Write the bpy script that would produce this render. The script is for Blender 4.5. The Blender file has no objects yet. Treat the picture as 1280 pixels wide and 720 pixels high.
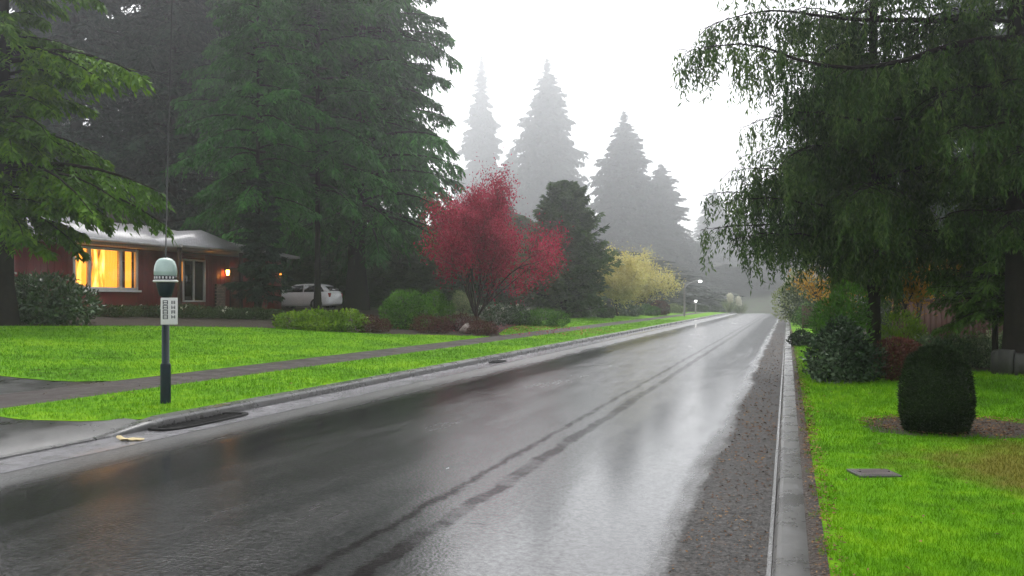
import bpy, bmesh, math
import numpy as np
from mathutils import Vector

S = bpy.context.scene
COL = S.collection
R = math.radians
TH = math.atan(344 / 995)          # the road runs along +Y, the camera looks this far to its left
CS, SN = math.cos(TH), math.sin(TH)
FPX = 995.0
CAMZ = 1.5

# ------------------------------------------------------------------ placing
def drop(y):
    """the street goes over a gentle crest about a hundred metres off"""
    d = np.maximum(np.asarray(y, float) - 96, 0)
    up = np.maximum(np.asarray(y, float) - 185, 0)      # beyond the dip the wooded hillside climbs
    return -np.where(d < 50, .0006 * d * d, .0006 * 2500 + .05 * np.minimum(d - 50, 40)) + .11*up*np.minimum(up/60, 1)

def hgt(x, y):
    x = np.asarray(x, float)
    z = np.interp(x, [-200, -60, -27, -10.3, -9.1, -7.25, -7.2, -7.0, -6.4, -3.4, -.1, .14, .2, 4, 60, 200],
                     [6, 2.6, 1.035, .2, .175, .12, .05, 0, .01, .05, 0, .12, .13, .2, 1.5, 4])
    return z + drop(y)

def spot(px, lat):
    """ground point seen at picture column px (of 1280) at the given distance beside the kerb line"""
    Z = lat / ((px - 640) * CS / FPX - SN)
    X = (px - 640) * Z / FPX
    return lat, X * SN + Z * CS

def ray(px, Z):
    X = (px - 640) * Z / FPX
    return X * CS - Z * SN, X * SN + Z * CS

def lg(px, py):
    """point on the rising lawn of the left side"""
    k = (px - 640) * CS / FPX - SN
    Z = 1.815 / ((py - 377) / FPX - .05 * k)
    return ray(px, Z)

def rg(px, py):
    return ray(px, FPX * 1.33 / (py - 377))

# ------------------------------------------------------------------ objects
def tag(o, label=None, cat=None, group=None, kind=None):
    if label: o['label'] = label
    if cat: o['category'] = cat
    if group: o['group'] = group
    if kind: o['kind'] = kind
    return o

def empty(name, loc=(0, 0, 0), rz=0.0, label=None, cat=None, group=None, scale=1.0):
    o = bpy.data.objects.new(name, None)
    COL.objects.link(o)
    o.location = loc; o.rotation_euler = (0, 0, rz); o.scale = (scale,) * 3
    o.empty_display_size = .2
    return tag(o, label, cat, group)

def mesh_obj(name, v, q=None, t=None, mat=None, parent=None, smooth=False):
    v = np.asarray(v, np.float32).reshape(-1, 3)
    me = bpy.data.meshes.new(name)
    parts, starts, n = [], [], 0
    for f in (q, t):
        if f is None or len(f) == 0: continue
        f = np.asarray(f, np.int32)
        parts.append(f.ravel())
        starts.append(n + np.arange(len(f), dtype=np.int32) * f.shape[1])
        n += f.size
    loops = np.concatenate(parts); starts = np.concatenate(starts)
    me.vertices.add(len(v)); me.vertices.foreach_set('co', v.ravel())
    me.loops.add(len(loops)); me.loops.foreach_set('vertex_index', loops)
    me.polygons.add(len(starts)); me.polygons.foreach_set('loop_start', starts)
    if smooth: me.polygons.foreach_set('use_smooth', np.ones(len(starts), bool))
    me.update(calc_edges=True)
    o = bpy.data.objects.new(name, me)
    COL.objects.link(o)
    if mat: me.materials.append(mat)
    if parent: o.parent = parent
    return o

class MB:
    """collects shapes that become ONE mesh"""
    def __init__(s): s.v, s.q, s.t, s.n = [], [], [], 0
    def add(s, v, q=None, t=None):
        v = np.asarray(v, float).reshape(-1, 3)
        if q is not None and len(q): s.q.append(np.asarray(q, int).reshape(-1, 4) + s.n)
        if t is not None and len(t): s.t.append(np.asarray(t, int).reshape(-1, 3) + s.n)
        s.v.append(v); s.n += len(v)
        return s
    def box(s, a, b, bev=0.0):
        x0, y0, z0 = np.minimum(a, b); x1, y1, z1 = np.maximum(a, b)
        if bev <= 0:
            v = [(x0,y0,z0),(x1,y0,z0),(x1,y1,z0),(x0,y1,z0),(x0,y0,z1),(x1,y0,z1),(x1,y1,z1),(x0,y1,z1)]
            return s.add(v, [(0,3,2,1),(4,5,6,7),(0,1,5,4),(1,2,6,5),(2,3,7,6),(3,0,4,7)])
        bm = bmesh.new(); bmesh.ops.create_cube(bm, size=1)
        for w in bm.verts:
            w.co = ((x0+x1)/2 + w.co.x*(x1-x0), (y0+y1)/2 + w.co.y*(y1-y0), (z0+z1)/2 + w.co.z*(z1-z0))
        bmesh.ops.bevel(bm, geom=bm.edges[:], offset=bev, segments=2, affect='EDGES', profile=.6)
        return s.bm(bm)
    def bm(s, bm):
        bm.verts.ensure_lookup_table()
        bmesh.ops.triangulate(bm, faces=[f for f in bm.faces if len(f.verts) > 4])
        bm.verts.index_update()
        s.add([w.co[:] for w in bm.verts], [[w.index for w in f.verts] for f in bm.faces if len(f.verts) == 4],
              [[w.index for w in f.verts] for f in bm.faces if len(f.verts) == 3])
        bm.free(); return s
    def tube(s, pts, rad, sides=8, cap=True):
        v, q = tubes(np.asarray(pts, float)[None], np.broadcast_to(np.asarray(rad, float), (len(pts),))[None], sides)
        s.add(v, q)
        if cap:
            k = len(pts)
            b = s.n - k * sides
            for off, c in ((b, pts[0]), (b + (k-1)*sides, pts[-1])):
                s.v.append(np.asarray([c], float)); ci = s.n; s.n += 1
                s.t.append(np.array([[off + i, off + (i+1) % sides, ci] for i in range(sides)]))
        return s
    def lathe(s, prof, seg=24, at=(0, 0, 0)):
        prof = np.asarray(prof, float); k = len(prof)
        a = np.arange(seg) * 2*math.pi/seg
        v = np.stack([prof[:, 0, None]*np.cos(a), prof[:, 0, None]*np.sin(a), np.repeat(prof[:, 1, None], seg, 1)], -1) + np.asarray(at)
        i = np.arange(k-1)[:, None]*seg; j = np.arange(seg)[None]; j2 = (j+1) % seg
        q = np.stack([i+j, i+j2, i+seg+j2, i+seg+j], -1).reshape(-1, 4)
        return s.add(v, q)
    def loft(s, rings, cap=True):
        rings = np.asarray(rings, float); k, m, _ = rings.shape
        i = np.arange(k-1)[:, None]*m; j = np.arange(m)[None]; j2 = (j+1) % m
        q = np.stack([i+j, i+j2, i+m+j2, i+m+j], -1).reshape(-1, 4)
        s.add(rings, q)
        if cap:
            for rr, off in ((rings[0], s.n-k*m), (rings[-1], s.n-m)):
                s.v.append(rr.mean(0)[None]); ci = s.n; s.n += 1
                s.t.append(np.array([[off+a, off+(a+1) % m, ci] for a in range(m)]))
        return s
    def build(s, name, mat, parent=None, smooth=False):
        return mesh_obj(name, np.concatenate(s.v), np.concatenate(s.q) if s.q else None, np.concatenate(s.t) if s.t else None, mat, parent, smooth)

def unit(a): return a / np.maximum(np.linalg.norm(a, axis=-1, keepdims=True), 1e-9)

def tubes(P, Rd, sides=5):
    """many tapered tubes at once: P (B,k,3), Rd (B,k)"""
    B, k, _ = P.shape
    T = unit(np.gradient(P, axis=1))
    ref = np.where(np.abs(T[..., 2:3]) > .9, np.array([1., 0, 0]), np.array([0., 0, 1]))
    A = unit(np.cross(T, ref)); Bn = np.cross(T, A)
    a = np.arange(sides)*2*math.pi/sides
    v = P[:, :, None] + Rd[:, :, None, None]*(A[:, :, None]*np.cos(a)[:, None] + Bn[:, :, None]*np.sin(a)[:, None])
    b = (np.arange(B)*k*sides)[:, None, None]; i = (np.arange(k-1)*sides)[None, :, None]; j = np.arange(sides)[None, None]
    j2 = (j+1) % sides
    q = np.stack([b+i+j, b+i+j2, b+i+sides+j2, b+i+sides+j], -1).reshape(-1, 4)
    return v.reshape(-1, 3), q

def leaves(P, D, N, L, W, fold=.25, mid=.45):
    """one folded diamond leaf per row"""
    D = unit(D); Sd = unit(np.cross(D, N)); U = np.cross(Sd, D)
    L = L[:, None]; W = W[:, None]
    m = P + D*L*mid
    v = np.stack([P, m + Sd*W*.5 + U*W*fold, P + D*L, m - Sd*W*.5 + U*W*fold], 1)
    return v.reshape(-1, 3), np.arange(len(P)*4).reshape(-1, 4)

def copy_tree(o, loc, rz, scale=1.0, label=None):
    c = o.copy(); COL.objects.link(c)
    c.location = loc; c.rotation_euler = (0, 0, rz); c.scale = scale if isinstance(scale, tuple) else (scale,)*3
    if label: c['label'] = label
    for ch in [x for x in bpy.data.objects if x.parent == o]:
        d = ch.copy(); COL.objects.link(d); d.parent = c
        for g in [x for x in bpy.data.objects if x.parent == ch]:
            e = g.copy(); COL.objects.link(e); e.parent = d
    return c

# ------------------------------------------------------------------ materials
class NT:
    def __init__(s, name):
        s.m = bpy.data.materials.new(name); s.m.use_nodes = True
        s.t = s.m.node_tree; s.t.nodes.clear()
        s.out = s.n('ShaderNodeOutputMaterial')
    def n(s, typ, **kw):
        x = s.t.nodes.new(typ)
        for k, v in kw.items(): setattr(x, k, v)
        return x
    def set(s, node, **kw):
        for k, v in kw.items():
            s.put(node.inputs[k.replace('_', ' ')], v)
        return node
    def put(s, sock, v):
        if isinstance(v, bpy.types.NodeSocket): s.t.links.new(v, sock)
        else:
            if isinstance(v, tuple) and len(v) == 3 and sock.type == 'RGBA': v = (*v, 1)
            sock.default_value = v
    def pos(s): return s.n('ShaderNodeNewGeometry').outputs['Position']
    def obj(s): return s.n('ShaderNodeTexCoord').outputs['Object']
    def noise(s, vec, scale, detail=3, rough=.55, out='Fac'):
        x = s.n('ShaderNodeTexNoise'); s.put(x.inputs['Vector'], vec)
        x.inputs['Scale'].default_value = scale; x.inputs['Detail'].default_value = detail; x.inputs['Roughness'].default_value = rough
        return x.outputs[out]
    def math(s, op, a, b=0.0, c=0.0):
        x = s.n('ShaderNodeMath', operation=op); s.put(x.inputs[0], a); s.put(x.inputs[1], b); s.put(x.inputs[2], c)
        return x.outputs[0]
    def mr(s, v, a, b, c=0.0, d=1.0, smooth=False):
        x = s.n('ShaderNodeMapRange'); 
        if smooth: x.interpolation_type = 'SMOOTHSTEP'
        for i, q in enumerate((v, a, b, c, d)): s.put(x.inputs[i], q)
        return x.outputs[0]
    def ramp(s, fac, stops, const=False):
        x = s.n('ShaderNodeValToRGB'); e = x.color_ramp.elements
        if const: x.color_ramp.interpolation = 'CONSTANT'
        while len(e) < len(stops): e.new(.5)
        for el, (p, c) in zip(e, stops):
            el.position = p; el.color = (*c, 1) if isinstance(c, tuple) else (c, c, c, 1)
        s.put(x.inputs[0], fac); return x.outputs[0]
    def mix(s, fac, a, b, blend='MIX'):
        x = s.n('ShaderNodeMix', data_type='RGBA', blend_type=blend)
        s.put(x.inputs[0], fac); s.put(x.inputs[6], a); s.put(x.inputs[7], b); return x.outputs[2]
    def bump(s, h, strength=.3, dist=.01):
        x = s.n('ShaderNodeBump'); s.put(x.inputs['Height'], h); s.put(x.inputs['Strength'], strength); x.inputs['Distance'].default_value = dist
        return x.outputs[0]
    def bsdf(s, col, rough=.6, normal=None, spec=.5, metal=0.0, **kw):
        x = s.n('ShaderNodeBsdfPrincipled')
        s.put(x.inputs['Base Color'], col); s.put(x.inputs['Roughness'], rough); s.put(x.inputs['Specular IOR Level'], spec); s.put(x.inputs['Metallic'], metal)
        if normal is not None: s.put(x.inputs['Normal'], normal)
        for k, v in kw.items(): s.put(x.inputs[k.replace('_', ' ')], v)
        return x.outputs[0]
    def done(s, sh, where='Surface'):
        s.t.links.new(sh, s.out.inputs[where]); return s.m

def leaf_mat(name, c0, c1, c2=None, rough=.55, trans=.25, spec=.1, scale=1.2, bough=False):
    """leaf colour varies from clump to clump and from leaf to leaf"""
    t = NT(name)
    isl = t.n('ShaderNodeNewGeometry').outputs['Random Per Island']
    nz = t.noise(t.pos(), scale, 2)
    f = t.math('ADD', t.math('MULTIPLY', isl, .6), t.mr(nz, .3, .7, -.1, .55))
    if bough:      # each bough has its own shade of green
        at_ = t.n('ShaderNodeAttribute'); at_.attribute_name = 'tint'
        f = t.math('ADD', t.math('MULTIPLY', f, .55), t.math('MULTIPLY', at_.outputs['Fac'], .62))
    stops = [(.1, c0), (.9, c1)] if c2 is None else [(.1, c0), (.6, c1), (.97, c2)]
    col = t.ramp(f, stops)
    a = t.bsdf(col, rough, spec=spec)
    if trans <= 0: return t.done(a)
    tr = t.n('ShaderNodeBsdfTranslucent'); t.put(tr.inputs[0], t.mix(.5, col, t.mix(1.0, col, (1.0, 1.0, .5), 'MULTIPLY')))
    mx = t.n('ShaderNodeMixShader'); mx.inputs[0].default_value = trans
    t.t.links.new(a, mx.inputs[1]); t.t.links.new(tr.outputs[0], mx.inputs[2])
    return t.done(mx.outputs[0])

def plain(name, c, rough=.5, var=.25, scale=6, bump=0.0, bscale=40, metal=0.0, spec=.5, **kw):
    t = NT(name)
    nz = t.noise(t.obj(), scale, 4)
    col = t.mix(t.mr(nz, .3, .7), tuple(x*(1-var) for x in c), tuple(min(1, x*(1+var)) for x in c))
    nm = t.bump(t.noise(t.obj(), bscale, 3), bump) if bump else None
    return t.done(t.bsdf(col, t.mr(nz, .3, .7, rough*.85, min(1, rough*1.15)), nm, spec, metal, **kw))

def emit(name, c, st):
    t = NT(name); e = t.n('ShaderNodeEmission'); t.put(e.inputs[0], c); e.inputs[1].default_value = st
    return t.done(e.outputs[0])

M = {}
M['bark'] = plain('bark', (.045, .036, .03), .85, .5, 5, .6, 14, spec=.1)
M['dark_bark'] = plain('dark_bark', (.014, .011, .009), .85, .45, 6, .6, 16, spec=.08)
M['fir'] = leaf_mat('fir', (.012, .042, .012), (.034, .14, .024), (.085, .29, .05), scale=.55, bough=True)
M['dark_fir'] = leaf_mat('dark_fir', (.009, .023, .015), (.024, .055, .033), (.045, .095, .052), scale=.6, bough=True)
M['cedar'] = leaf_mat('cedar', (.02, .055, .006), (.075, .18, .011), (.18, .34, .014), scale=.7, bough=True)
M['weeping'] = leaf_mat('weeping', (.02, .048, .012), (.062, .13, .026), (.15, .23, .065), trans=.35, scale=.9)
M['far_fir'] = leaf_mat('far_fir', (.02, .034, .024), (.04, .062, .042))
M['cypress'] = leaf_mat('cypress', (.028, .062, .02), (.065, .13, .036), (.11, .19, .06), bough=True)
M['maple'] = leaf_mat('maple', (.17, .008, .028), (.46, .023, .075), (.64, .07, .16), .5, .35)
M['yellow'] = leaf_mat('yellow', (.52, .45, .15), (.72, .65, .28), (.82, .77, .42), .6, .35)
M['orange'] = leaf_mat('orange', (.34, .17, .02), (.52, .3, .04), (.6, .42, .08), .6, .35)
M['rhodo'] = leaf_mat('rhodo', (.018, .045, .014), (.04, .09, .026), (.10, .17, .07), .3, .12, .45)
M['green_leaf'] = leaf_mat('green_leaf', (.03, .09, .01), (.075, .2, .02), (.13, .29, .035), .35, .2)
M['bright_leaf'] = leaf_mat('bright_leaf', (.07, .14, .01), (.15, .27, .015), (.24, .36, .03), .4, .3)
M['hedge_leaf'] = leaf_mat('hedge_leaf', (.02, .04, .014), (.045, .075, .025), (.075, .11, .045), .4, .15)
M['red_leaf'] = leaf_mat('red_leaf', (.035, .014, .012), (.09, .028, .022), (.14, .05, .035), .6, .15)
M['heather'] = leaf_mat('heather', (.05, .018, .018), (.10, .035, .03), (.09, .07, .03), .6, .15)
M['variegated'] = leaf_mat('variegated', (.03, .07, .025), (.12, .18, .08), (.42, .48, .3), .4, .2)
M['glossy_leaf'] = leaf_mat('glossy_leaf', (.012, .026, .012), (.03, .06, .025), (.12, .17, .1), .25, .1)
M['yew'] = leaf_mat('yew', (.004, .009, .004), (.012, .024, .008), (.03, .055, .016), .6, .05)
M['pale_leaf'] = leaf_mat('pale_leaf', (.12, .17, .07), (.25, .3, .15), (.4, .42, .28), .5, .25)
M['plume'] = leaf_mat('plume', (.7, .68, .62), (.85, .83, .78), None, .7, .3)
M['blossom'] = leaf_mat('blossom', (.6, .58, .5), (.8, .8, .74), None, .6, .3)
M['willow'] = leaf_mat('willow', (.13, .18, .05), (.24, .3, .09), (.34, .38, .14), .5, .35)

def grass_col(t, dry=False):
    p = t.pos()
    n1 = t.noise(p, .55, 3); n2 = t.noise(p, 5, 3); n3 = t.noise(p, 90, 2)
    f = t.math('ADD', t.math('ADD', t.math('MULTIPLY', n1, .55), t.math('MULTIPLY', n2, .45)), t.math('MULTIPLY', n3, .1))
    col = t.ramp(f, [(.4, (.052, .15, .0015)), (.54, (.105, .275, .002)), (.68, (.185, .365, .004))])
    if dry:
        # thin mossy brown turf round the clipped yew's bed and in a few spots
        sx = t.n('ShaderNodeSeparateXYZ'); t.put(sx.inputs[0], p)
        dx = t.math('SUBTRACT', sx.outputs[0], 2.3); dy = t.math('SUBTRACT', sx.outputs[1], 7.3)
        d = t.math('SQRT', t.math('ADD', t.math('MULTIPLY', dx, dx), t.math('MULTIPLY', t.math('MULTIPLY', dy, dy), 1.0)))
        d = t.math('ADD', d, t.math('MULTIPLY', t.math('SUBTRACT', t.noise(p, 2.2, 4), .5), 2.2))
        m = t.mr(d, .5, 1.7, .9, 0, True)
        m2 = t.mr(t.noise(p, 1.3, 4), .62, .75, 0, .55)
        col = t.mix(t.math('MAXIMUM', m, m2), col, t.mix(n3, (.10, .10, .012), (.2, .16, .03)))
    return col

def lawn_mat(name, dry=False):
    t = NT(name)
    nm = t.bump(t.noise(t.pos(), 45, 4, .7), .9, .03)
    return t.done(t.bsdf(grass_col(t, dry), .8, nm, .08))

def blade_mat(name, dry=False):
    t = NT(name)
    isl = t.n('ShaderNodeNewGeometry').outputs['Random Per Island']
    col = t.mix(1.0, grass_col(t, dry), t.ramp(isl, [(0, (.72, .76, .72)), (.6, (1, 1, 1)), (1, (1.25, 1.15, 1.3))]), 'MULTIPLY')
    a = t.bsdf(col, .55, None, .08)
    tr = t.n('ShaderNodeBsdfTranslucent'); t.put(tr.inputs[0], col)
    mx = t.n('ShaderNodeMixShader'); mx.inputs[0].default_value = .3
    t.t.links.new(a, mx.inputs[1]); t.t.links.new(tr.outputs[0], mx.inputs[2])
    return t.done(mx.outputs[0])

M['lawn'] = lawn_mat('lawn'); M['lawn_dry'] = lawn_mat('lawn_dry', True)
M['blade'] = blade_mat('blade'); M['blade_dry'] = blade_mat('blade_dry', True)

def ground_mat():
    t = NT('ground'); p = t.pos()
    soil = t.mix(t.noise(p, 7, 5, .7), (.012, .008, .006), (.05, .032, .022))
    green = t.mix(t.noise(p, 3, 4), (.02, .04, .01), (.05, .08, .02))
    sx = t.n('ShaderNodeSeparateXYZ'); t.put(sx.inputs[0], p)
    far = t.mr(t.math('ADD', sx.outputs[1], t.math('MULTIPLY', t.noise(p, .3, 3), 10)), 48, 56)
    return t.done(t.bsdf(t.mix(t.math('MULTIPLY', far, t.mr(t.noise(p, .5, 3), .4, .55)), soil, green), .85, t.bump(t.noise(p, 14, 6, .75), 1, .06), .3))
M['ground'] = ground_mat()

def soil_mat():
    t = NT('soil'); p = t.pos()
    v = t.n('ShaderNodeTexVoronoi'); t.put(v.inputs['Vector'], p); v.inputs['Scale'].default_value = 38
    c = t.mix(t.noise(p, 30, 4), (.012, .009, .007), (.05, .034, .025))
    c = t.mix(t.mr(t.noise(p, 55, 2), .6, .7), c, (.11, .065, .03))
    return t.done(t.bsdf(c, .7, t.bump(v.outputs['Distance'], .9, .03), .35))
M['soil'] = soil_mat()

def road_mat():
    """wet worn asphalt: water lies smooth in the right wheel lane and along the left edge"""
    t = NT('road'); p = t.pos()
    sx = t.n('ShaderNodeSeparateXYZ'); t.put(sx.inputs[0], p)
    x, y = sx.outputs[0], sx.outputs[1]
    st = t.n('ShaderNodeVectorMath', operation='MULTIPLY'); t.put(st.inputs[0], p); st.inputs[1].default_value = (1, .22, 1)
    long_n = t.noise(st.outputs[0], 1.1, 4, .6)
    wob = t.math('MULTIPLY', t.math('SUBTRACT', t.noise(st.outputs[0], 2.2, 5, .65), .5), .45)
    xw = t.math('ADD', x, wob)
    f = t.mr(xw, -6.5, 0)
    P = lambda v: (v + 6.5) / 6.5
    rough = t.ramp(f, [(P(-6.4), .4), (P(-5.95), .33), (P(-5.5), .15), (P(-4.95), .16), (P(-4.4), .24), (P(-3.2), .25), (P(-2.75), .24),
                       (P(-1.9), .2), (P(-1.5), .14), (P(-.85), .145), (P(-.66), .36), (P(-.6), .62), (P(-.1), .62)])
    grain = t.noise(p, 27, 5, .85)
    patch = t.noise(st.outputs[0], 3.5, 5, .7)
    rough = t.math('ADD', rough, t.mr(patch, .4, .7, -.02, .03))
    rough = t.math('ADD', rough, t.mr(long_n, .4, .7, -.01, .025))
    # two ragged worn seams running up the middle
    w2 = t.math('MULTIPLY', t.math('SUBTRACT', t.noise(p, 1.6, 5, .7), .5), .2)
    seam = None
    for c, wd in ((-2.16, .05), (-2.44, .02)):
        d = t.math('ABSOLUTE', t.math('SUBTRACT', t.math('ADD', x, w2), c))
        d = t.math('ADD', d, t.math('MULTIPLY', t.math('SUBTRACT', t.noise(p, 14, 3, .6), .5), .1))
        k = t.math('MULTIPLY', t.mr(d, wd, wd + .045, 1, 0), t.mr(t.noise(p, 2.1, 4, .7), .3, .5, .45, 1))
        seam = k if seam is None else t.math('MAXIMUM', seam, k)
    # small ragged pits strewn over the surface, drawn out across the lane
    s3 = t.n('ShaderNodeVectorMath', operation='MULTIPLY'); t.put(s3.inputs[0], p); s3.inputs[1].default_value = (1.5, 5, 1)
    pits = t.math('MULTIPLY', t.mr(t.noise(s3.outputs[0], 1.6, 5, .72), .6, .68), t.mr(t.noise(p, .8, 3), .45, .6))
    pits = t.math('MULTIPLY', pits, t.mr(t.math('ABSOLUTE', t.math('ADD', x, 2.8)), 1.0, 2.0, .9, .25))
    dark = t.math('MAXIMUM', seam, pits)
    base = t.mix(t.mr(grain, .35, .65), (.006, .006, .0065), (.038, .037, .038))
    sh = t.mr(xw, -.7, -.58)
    shoulder = t.mix(t.mr(grain, .35, .65), (.012, .0115, .011), (.078, .074, .071))
    shoulder = t.mix(t.mr(t.noise(p, 6, 5, .7), .55, .72, 0, .6), shoulder, (.085, .07, .06))
    col = t.mix(sh, base, shoulder)
    col = t.mix(t.math('MULTIPLY', dark, .8), col, (.014, .011, .012))
    lft = t.mr(xw, -5.85, -6.1)
    col = t.mix(t.math('MULTIPLY', lft, .6), col, (.09, .09, .09))
    v = t.n('ShaderNodeTexVoronoi'); t.put(v.inputs['Vector'], p); v.inputs['Scale'].default_value = 42
    bs = t.mr(rough, .14, .4, .03, .6)
    h = t.math('MULTIPLY', v.outputs['Distance'], .6)
    nm = t.bump(h, bs, .012)
    spec = t.math('SUBTRACT', t.mix(sh, (.74, .74, .74), (.12, .12, .12)), t.math('MULTIPLY', dark, .66))
    spec = t.math('MULTIPLY', spec, t.mr(grain, .38, .62, .5, 1.45))
    return t.done(t.bsdf(col, rough, nm, t.math('MAXIMUM', spec, .03)))
M['road'] = road_mat()

def concrete(name, c, rough, spec=.55):
    t = NT(name); p = t.pos()
    n1 = t.noise(p, 2.5, 5, .7); n2 = t.noise(p, 60, 3)
    col = t.mix(t.mr(n1, .3, .7), tuple(a*.55 for a in c), c)
    col = t.mix(t.mr(n2, .35, .7, 0, .5), col, tuple(a*.6 for a in c))
    col = t.mix(t.mr(t.noise(p, 6, 6, .75), .52, .66, 0, .6), col, (c[0]*.32, c[1]*.33, c[2]*.26))
    return t.done(t.bsdf(col, t.mr(n1, .3, .7, rough*.6, rough*1.3), t.bump(n2, .25, .004), spec))
M['kerb'] = concrete('kerb', (.15, .148, .148), .3)
M['gutter'] = concrete('gutter', (.15, .147, .147), .24)
M['left_gutter'] = concrete('left_gutter', (.3, .293, .31), .22)
M['sidewalk'] = concrete('sidewalk', (.045, .034, .031), .7, .25)
M['driveway'] = concrete('driveway', (.03, .03, .03), .36)

# ------------------------------------------------------------------ the setting
YS = np.concatenate([np.arange(-12, 96, 1.0), np.arange(96, 160, 2.0), np.arange(160, 441, 10.0)])
def sheet(name, xs, ys, mat, off=0.0, kind='structure', zf=None):
    xs = np.asarray(xs, float); ys = np.asarray(ys, float)
    Xg, Yg = np.meshgrid(xs, ys)
    Z = hgt(Xg, Yg) + off if zf is None else zf(Xg, Yg)
    n, m = Xg.shape
    i = np.arange(n-1)[:, None]*m; j = np.arange(m-1)[None]
    q = np.stack([i+j, i+j+1, i+m+j+1, i+m+j], -1).reshape(-1, 4)
    o = mesh_obj(name, np.stack([Xg, Yg, Z], -1), q, None, mat, None, True)
    o['kind'] = kind
    return o

def gz(X, Y):
    z = hgt(X, Y)
    return np.where((X > -10.4) & (X < .3) & (Y < 172), -.1 + drop(Y), z)
sheet('ground', np.concatenate([np.linspace(-150, -60, 10), np.arange(-58, -27, 4.), [-27, -24, -20, -16, -13, -11, -10.4, -10.3, -7, -3.5, -.1, .14, .3, .35, 2, 4],
      np.arange(8, 60, 4.), np.linspace(60, 150, 10)]), YS, M['ground'], zf=gz)
sheet('road', np.concatenate([np.linspace(-6.44, -.08, 30)]), YS[YS < 172], M['road'], .004)
sheet('gutter', [-7.02, -6.8, -6.6, -6.4], YS[YS < 172], M['left_gutter'], .008)
sheet('sidewalk', [-10.3, -9.9, -9.5, -9.1], YS[YS < 172], M['sidewalk'], .012)

def kerb(name, x0, x1, face, y0, y1):
    """kerb stones end to end, each 3 m with a fine joint and a rounded road edge"""
    mb = MB(); y = y0; rng = np.random.default_rng(5)
    while y < y1:
        L = (3.0 if face < 0 else 6.0) if y < 60 else 12.0
        ya, yb = y + .003, min(y + L - .003, y1)
        rings = []
        for yy in (ya, yb):
            d = float(drop(yy)); j = rng.uniform(-.004, .004)
            lo, hi = (x0, x1) if face < 0 else (x1, x0)
            r = (hi - lo)
            prof = [(lo, -.08), (lo + .02*np.sign(r), .085), (lo + .035*np.sign(r), .112), (lo + .06*np.sign(r), .122), (hi, .126), (hi, -.08)]
            rings.append([(a + j, yy, z + d) for a, z in prof])
        mb.loft(rings); y += L
    o = mb.build(name, M['kerb']); o['kind'] = 'structure'; return o
kerb('kerb', -.09, .12, -1, -8.4, 160)
kerb('kerb', -7.22, -7.0, 1, 7.6, 160)
# the low left kerb across the driveway mouth
mb = MB(); mb.box((-7.2, -8, -.05), (-7.0, 6.6, .035), .012); o = mb.build('kerb', M['kerb']); o['kind'] = 'structure'
mb = MB(); mb.loft([[(-7.2, y_, -.08), (-7.0, y_, -.08), (-7.0, y_, h_*.7), (-7.035, y_, h_), (-7.2, y_, h_)] for y_, h_ in ((6.62, .037), (7.0, .06), (7.35, .1), (7.594, .124))]); o = mb.build('kerb', M['kerb']); o['kind'] = 'structure'
# right gutter pan: a narrow concrete lip beside the kerb
sheet('gutter', [-.2, -.15, -.085], YS[YS < 150], M['gutter'], .008)

def strip(name, xs, y0f, y1f, ny, mat, off, kind='structure'):
    xs = np.asarray(xs, float); s = np.linspace(0, 1, ny)
    Y = y0f(xs)[None]*(1-s[:, None]) + y1f(xs)[None]*s[:, None]
    Xg = np.broadcast_to(xs, Y.shape)
    n, m = Y.shape
    i = np.arange(n-1)[:, None]*m; j = np.arange(m-1)[None]
    q = np.stack([i+j, i+j+1, i+m+j+1, i+m+j], -1).reshape(-1, 4)
    o = mesh_obj(name, np.stack([Xg, Y, hgt(Xg, Y) + off], -1), q, None, mat, None, True)
    o['kind'] = kind; return o

verge0 = lambda x: np.interp(x, [-9.1, -8.7, -8.2, -7.5, -7.3, -7.22], [6.9, 6.75, 6.7, 6.95, 7.2, 7.6])
strip('grass_verge', np.linspace(-9.1, -7.22, 12), verge0, lambda x: 0*x + 160., 200, M['lawn'], .016)
strip('driveway', np.linspace(-9.1, -7.02, 8), lambda x: 0*x - 9., lambda x: verge0(x) + .15, 12, M['driveway'], .012)
drive1 = lambda x: np.interp(x, [-30, -12, -11, -10.6, -10.3], [9.3, 9.45, 9.5, 9.7, 10.1])
strip('driveway', np.linspace(-30, -10.3, 20), lambda x: 0*x - 9., lambda x: drive1(x) + .1, 12, M['driveway'], .008)
lawn1 = lambda x: np.interp(x, [-30, -26, -24, -21.8, -20, -17.6, -15.5, -13.5, -12, -10.7, -10.3], [12.5, 13.5, 15, 17, 20.8, 23.6, 24.2, 24.6, 26, 27.2, 27.4])
strip('lawn', np.linspace(-30, -10.3, 60), drive1, lawn1, 30, M['lawn'], .016)
lawn2a = lambda x: np.interp(x, [-13.6, -12, -10.7, -10.3], [44, 34, 29.3, 28.6])
strip('lawn', np.linspace(-13.6, -10.3, 14), lawn2a, lambda x: np.interp(x, [-13.6, -10.3], [58., 110.]), 60, M['lawn'], .016)
# right lawn: runs from the kerb back to the planting
rl1 = lambda x: np.interp(x, [.16, 1.2, 2.2, 3, 5, 9, 14], [60, 40, 16.8, 16.6, 17.2, 17.6, 18])
strip('lawn', np.concatenate([np.linspace(.18, 3, 24), np.linspace(3.2, 14, 20)]), lambda x: 0*x - 9., rl1, 60, M['lawn_dry'], .016)
# bare earth strip along the back of the right kerb
sheet('soil_strip', [.11, .14, .17, .2], YS[YS < 100], M['soil'], .022)
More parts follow.
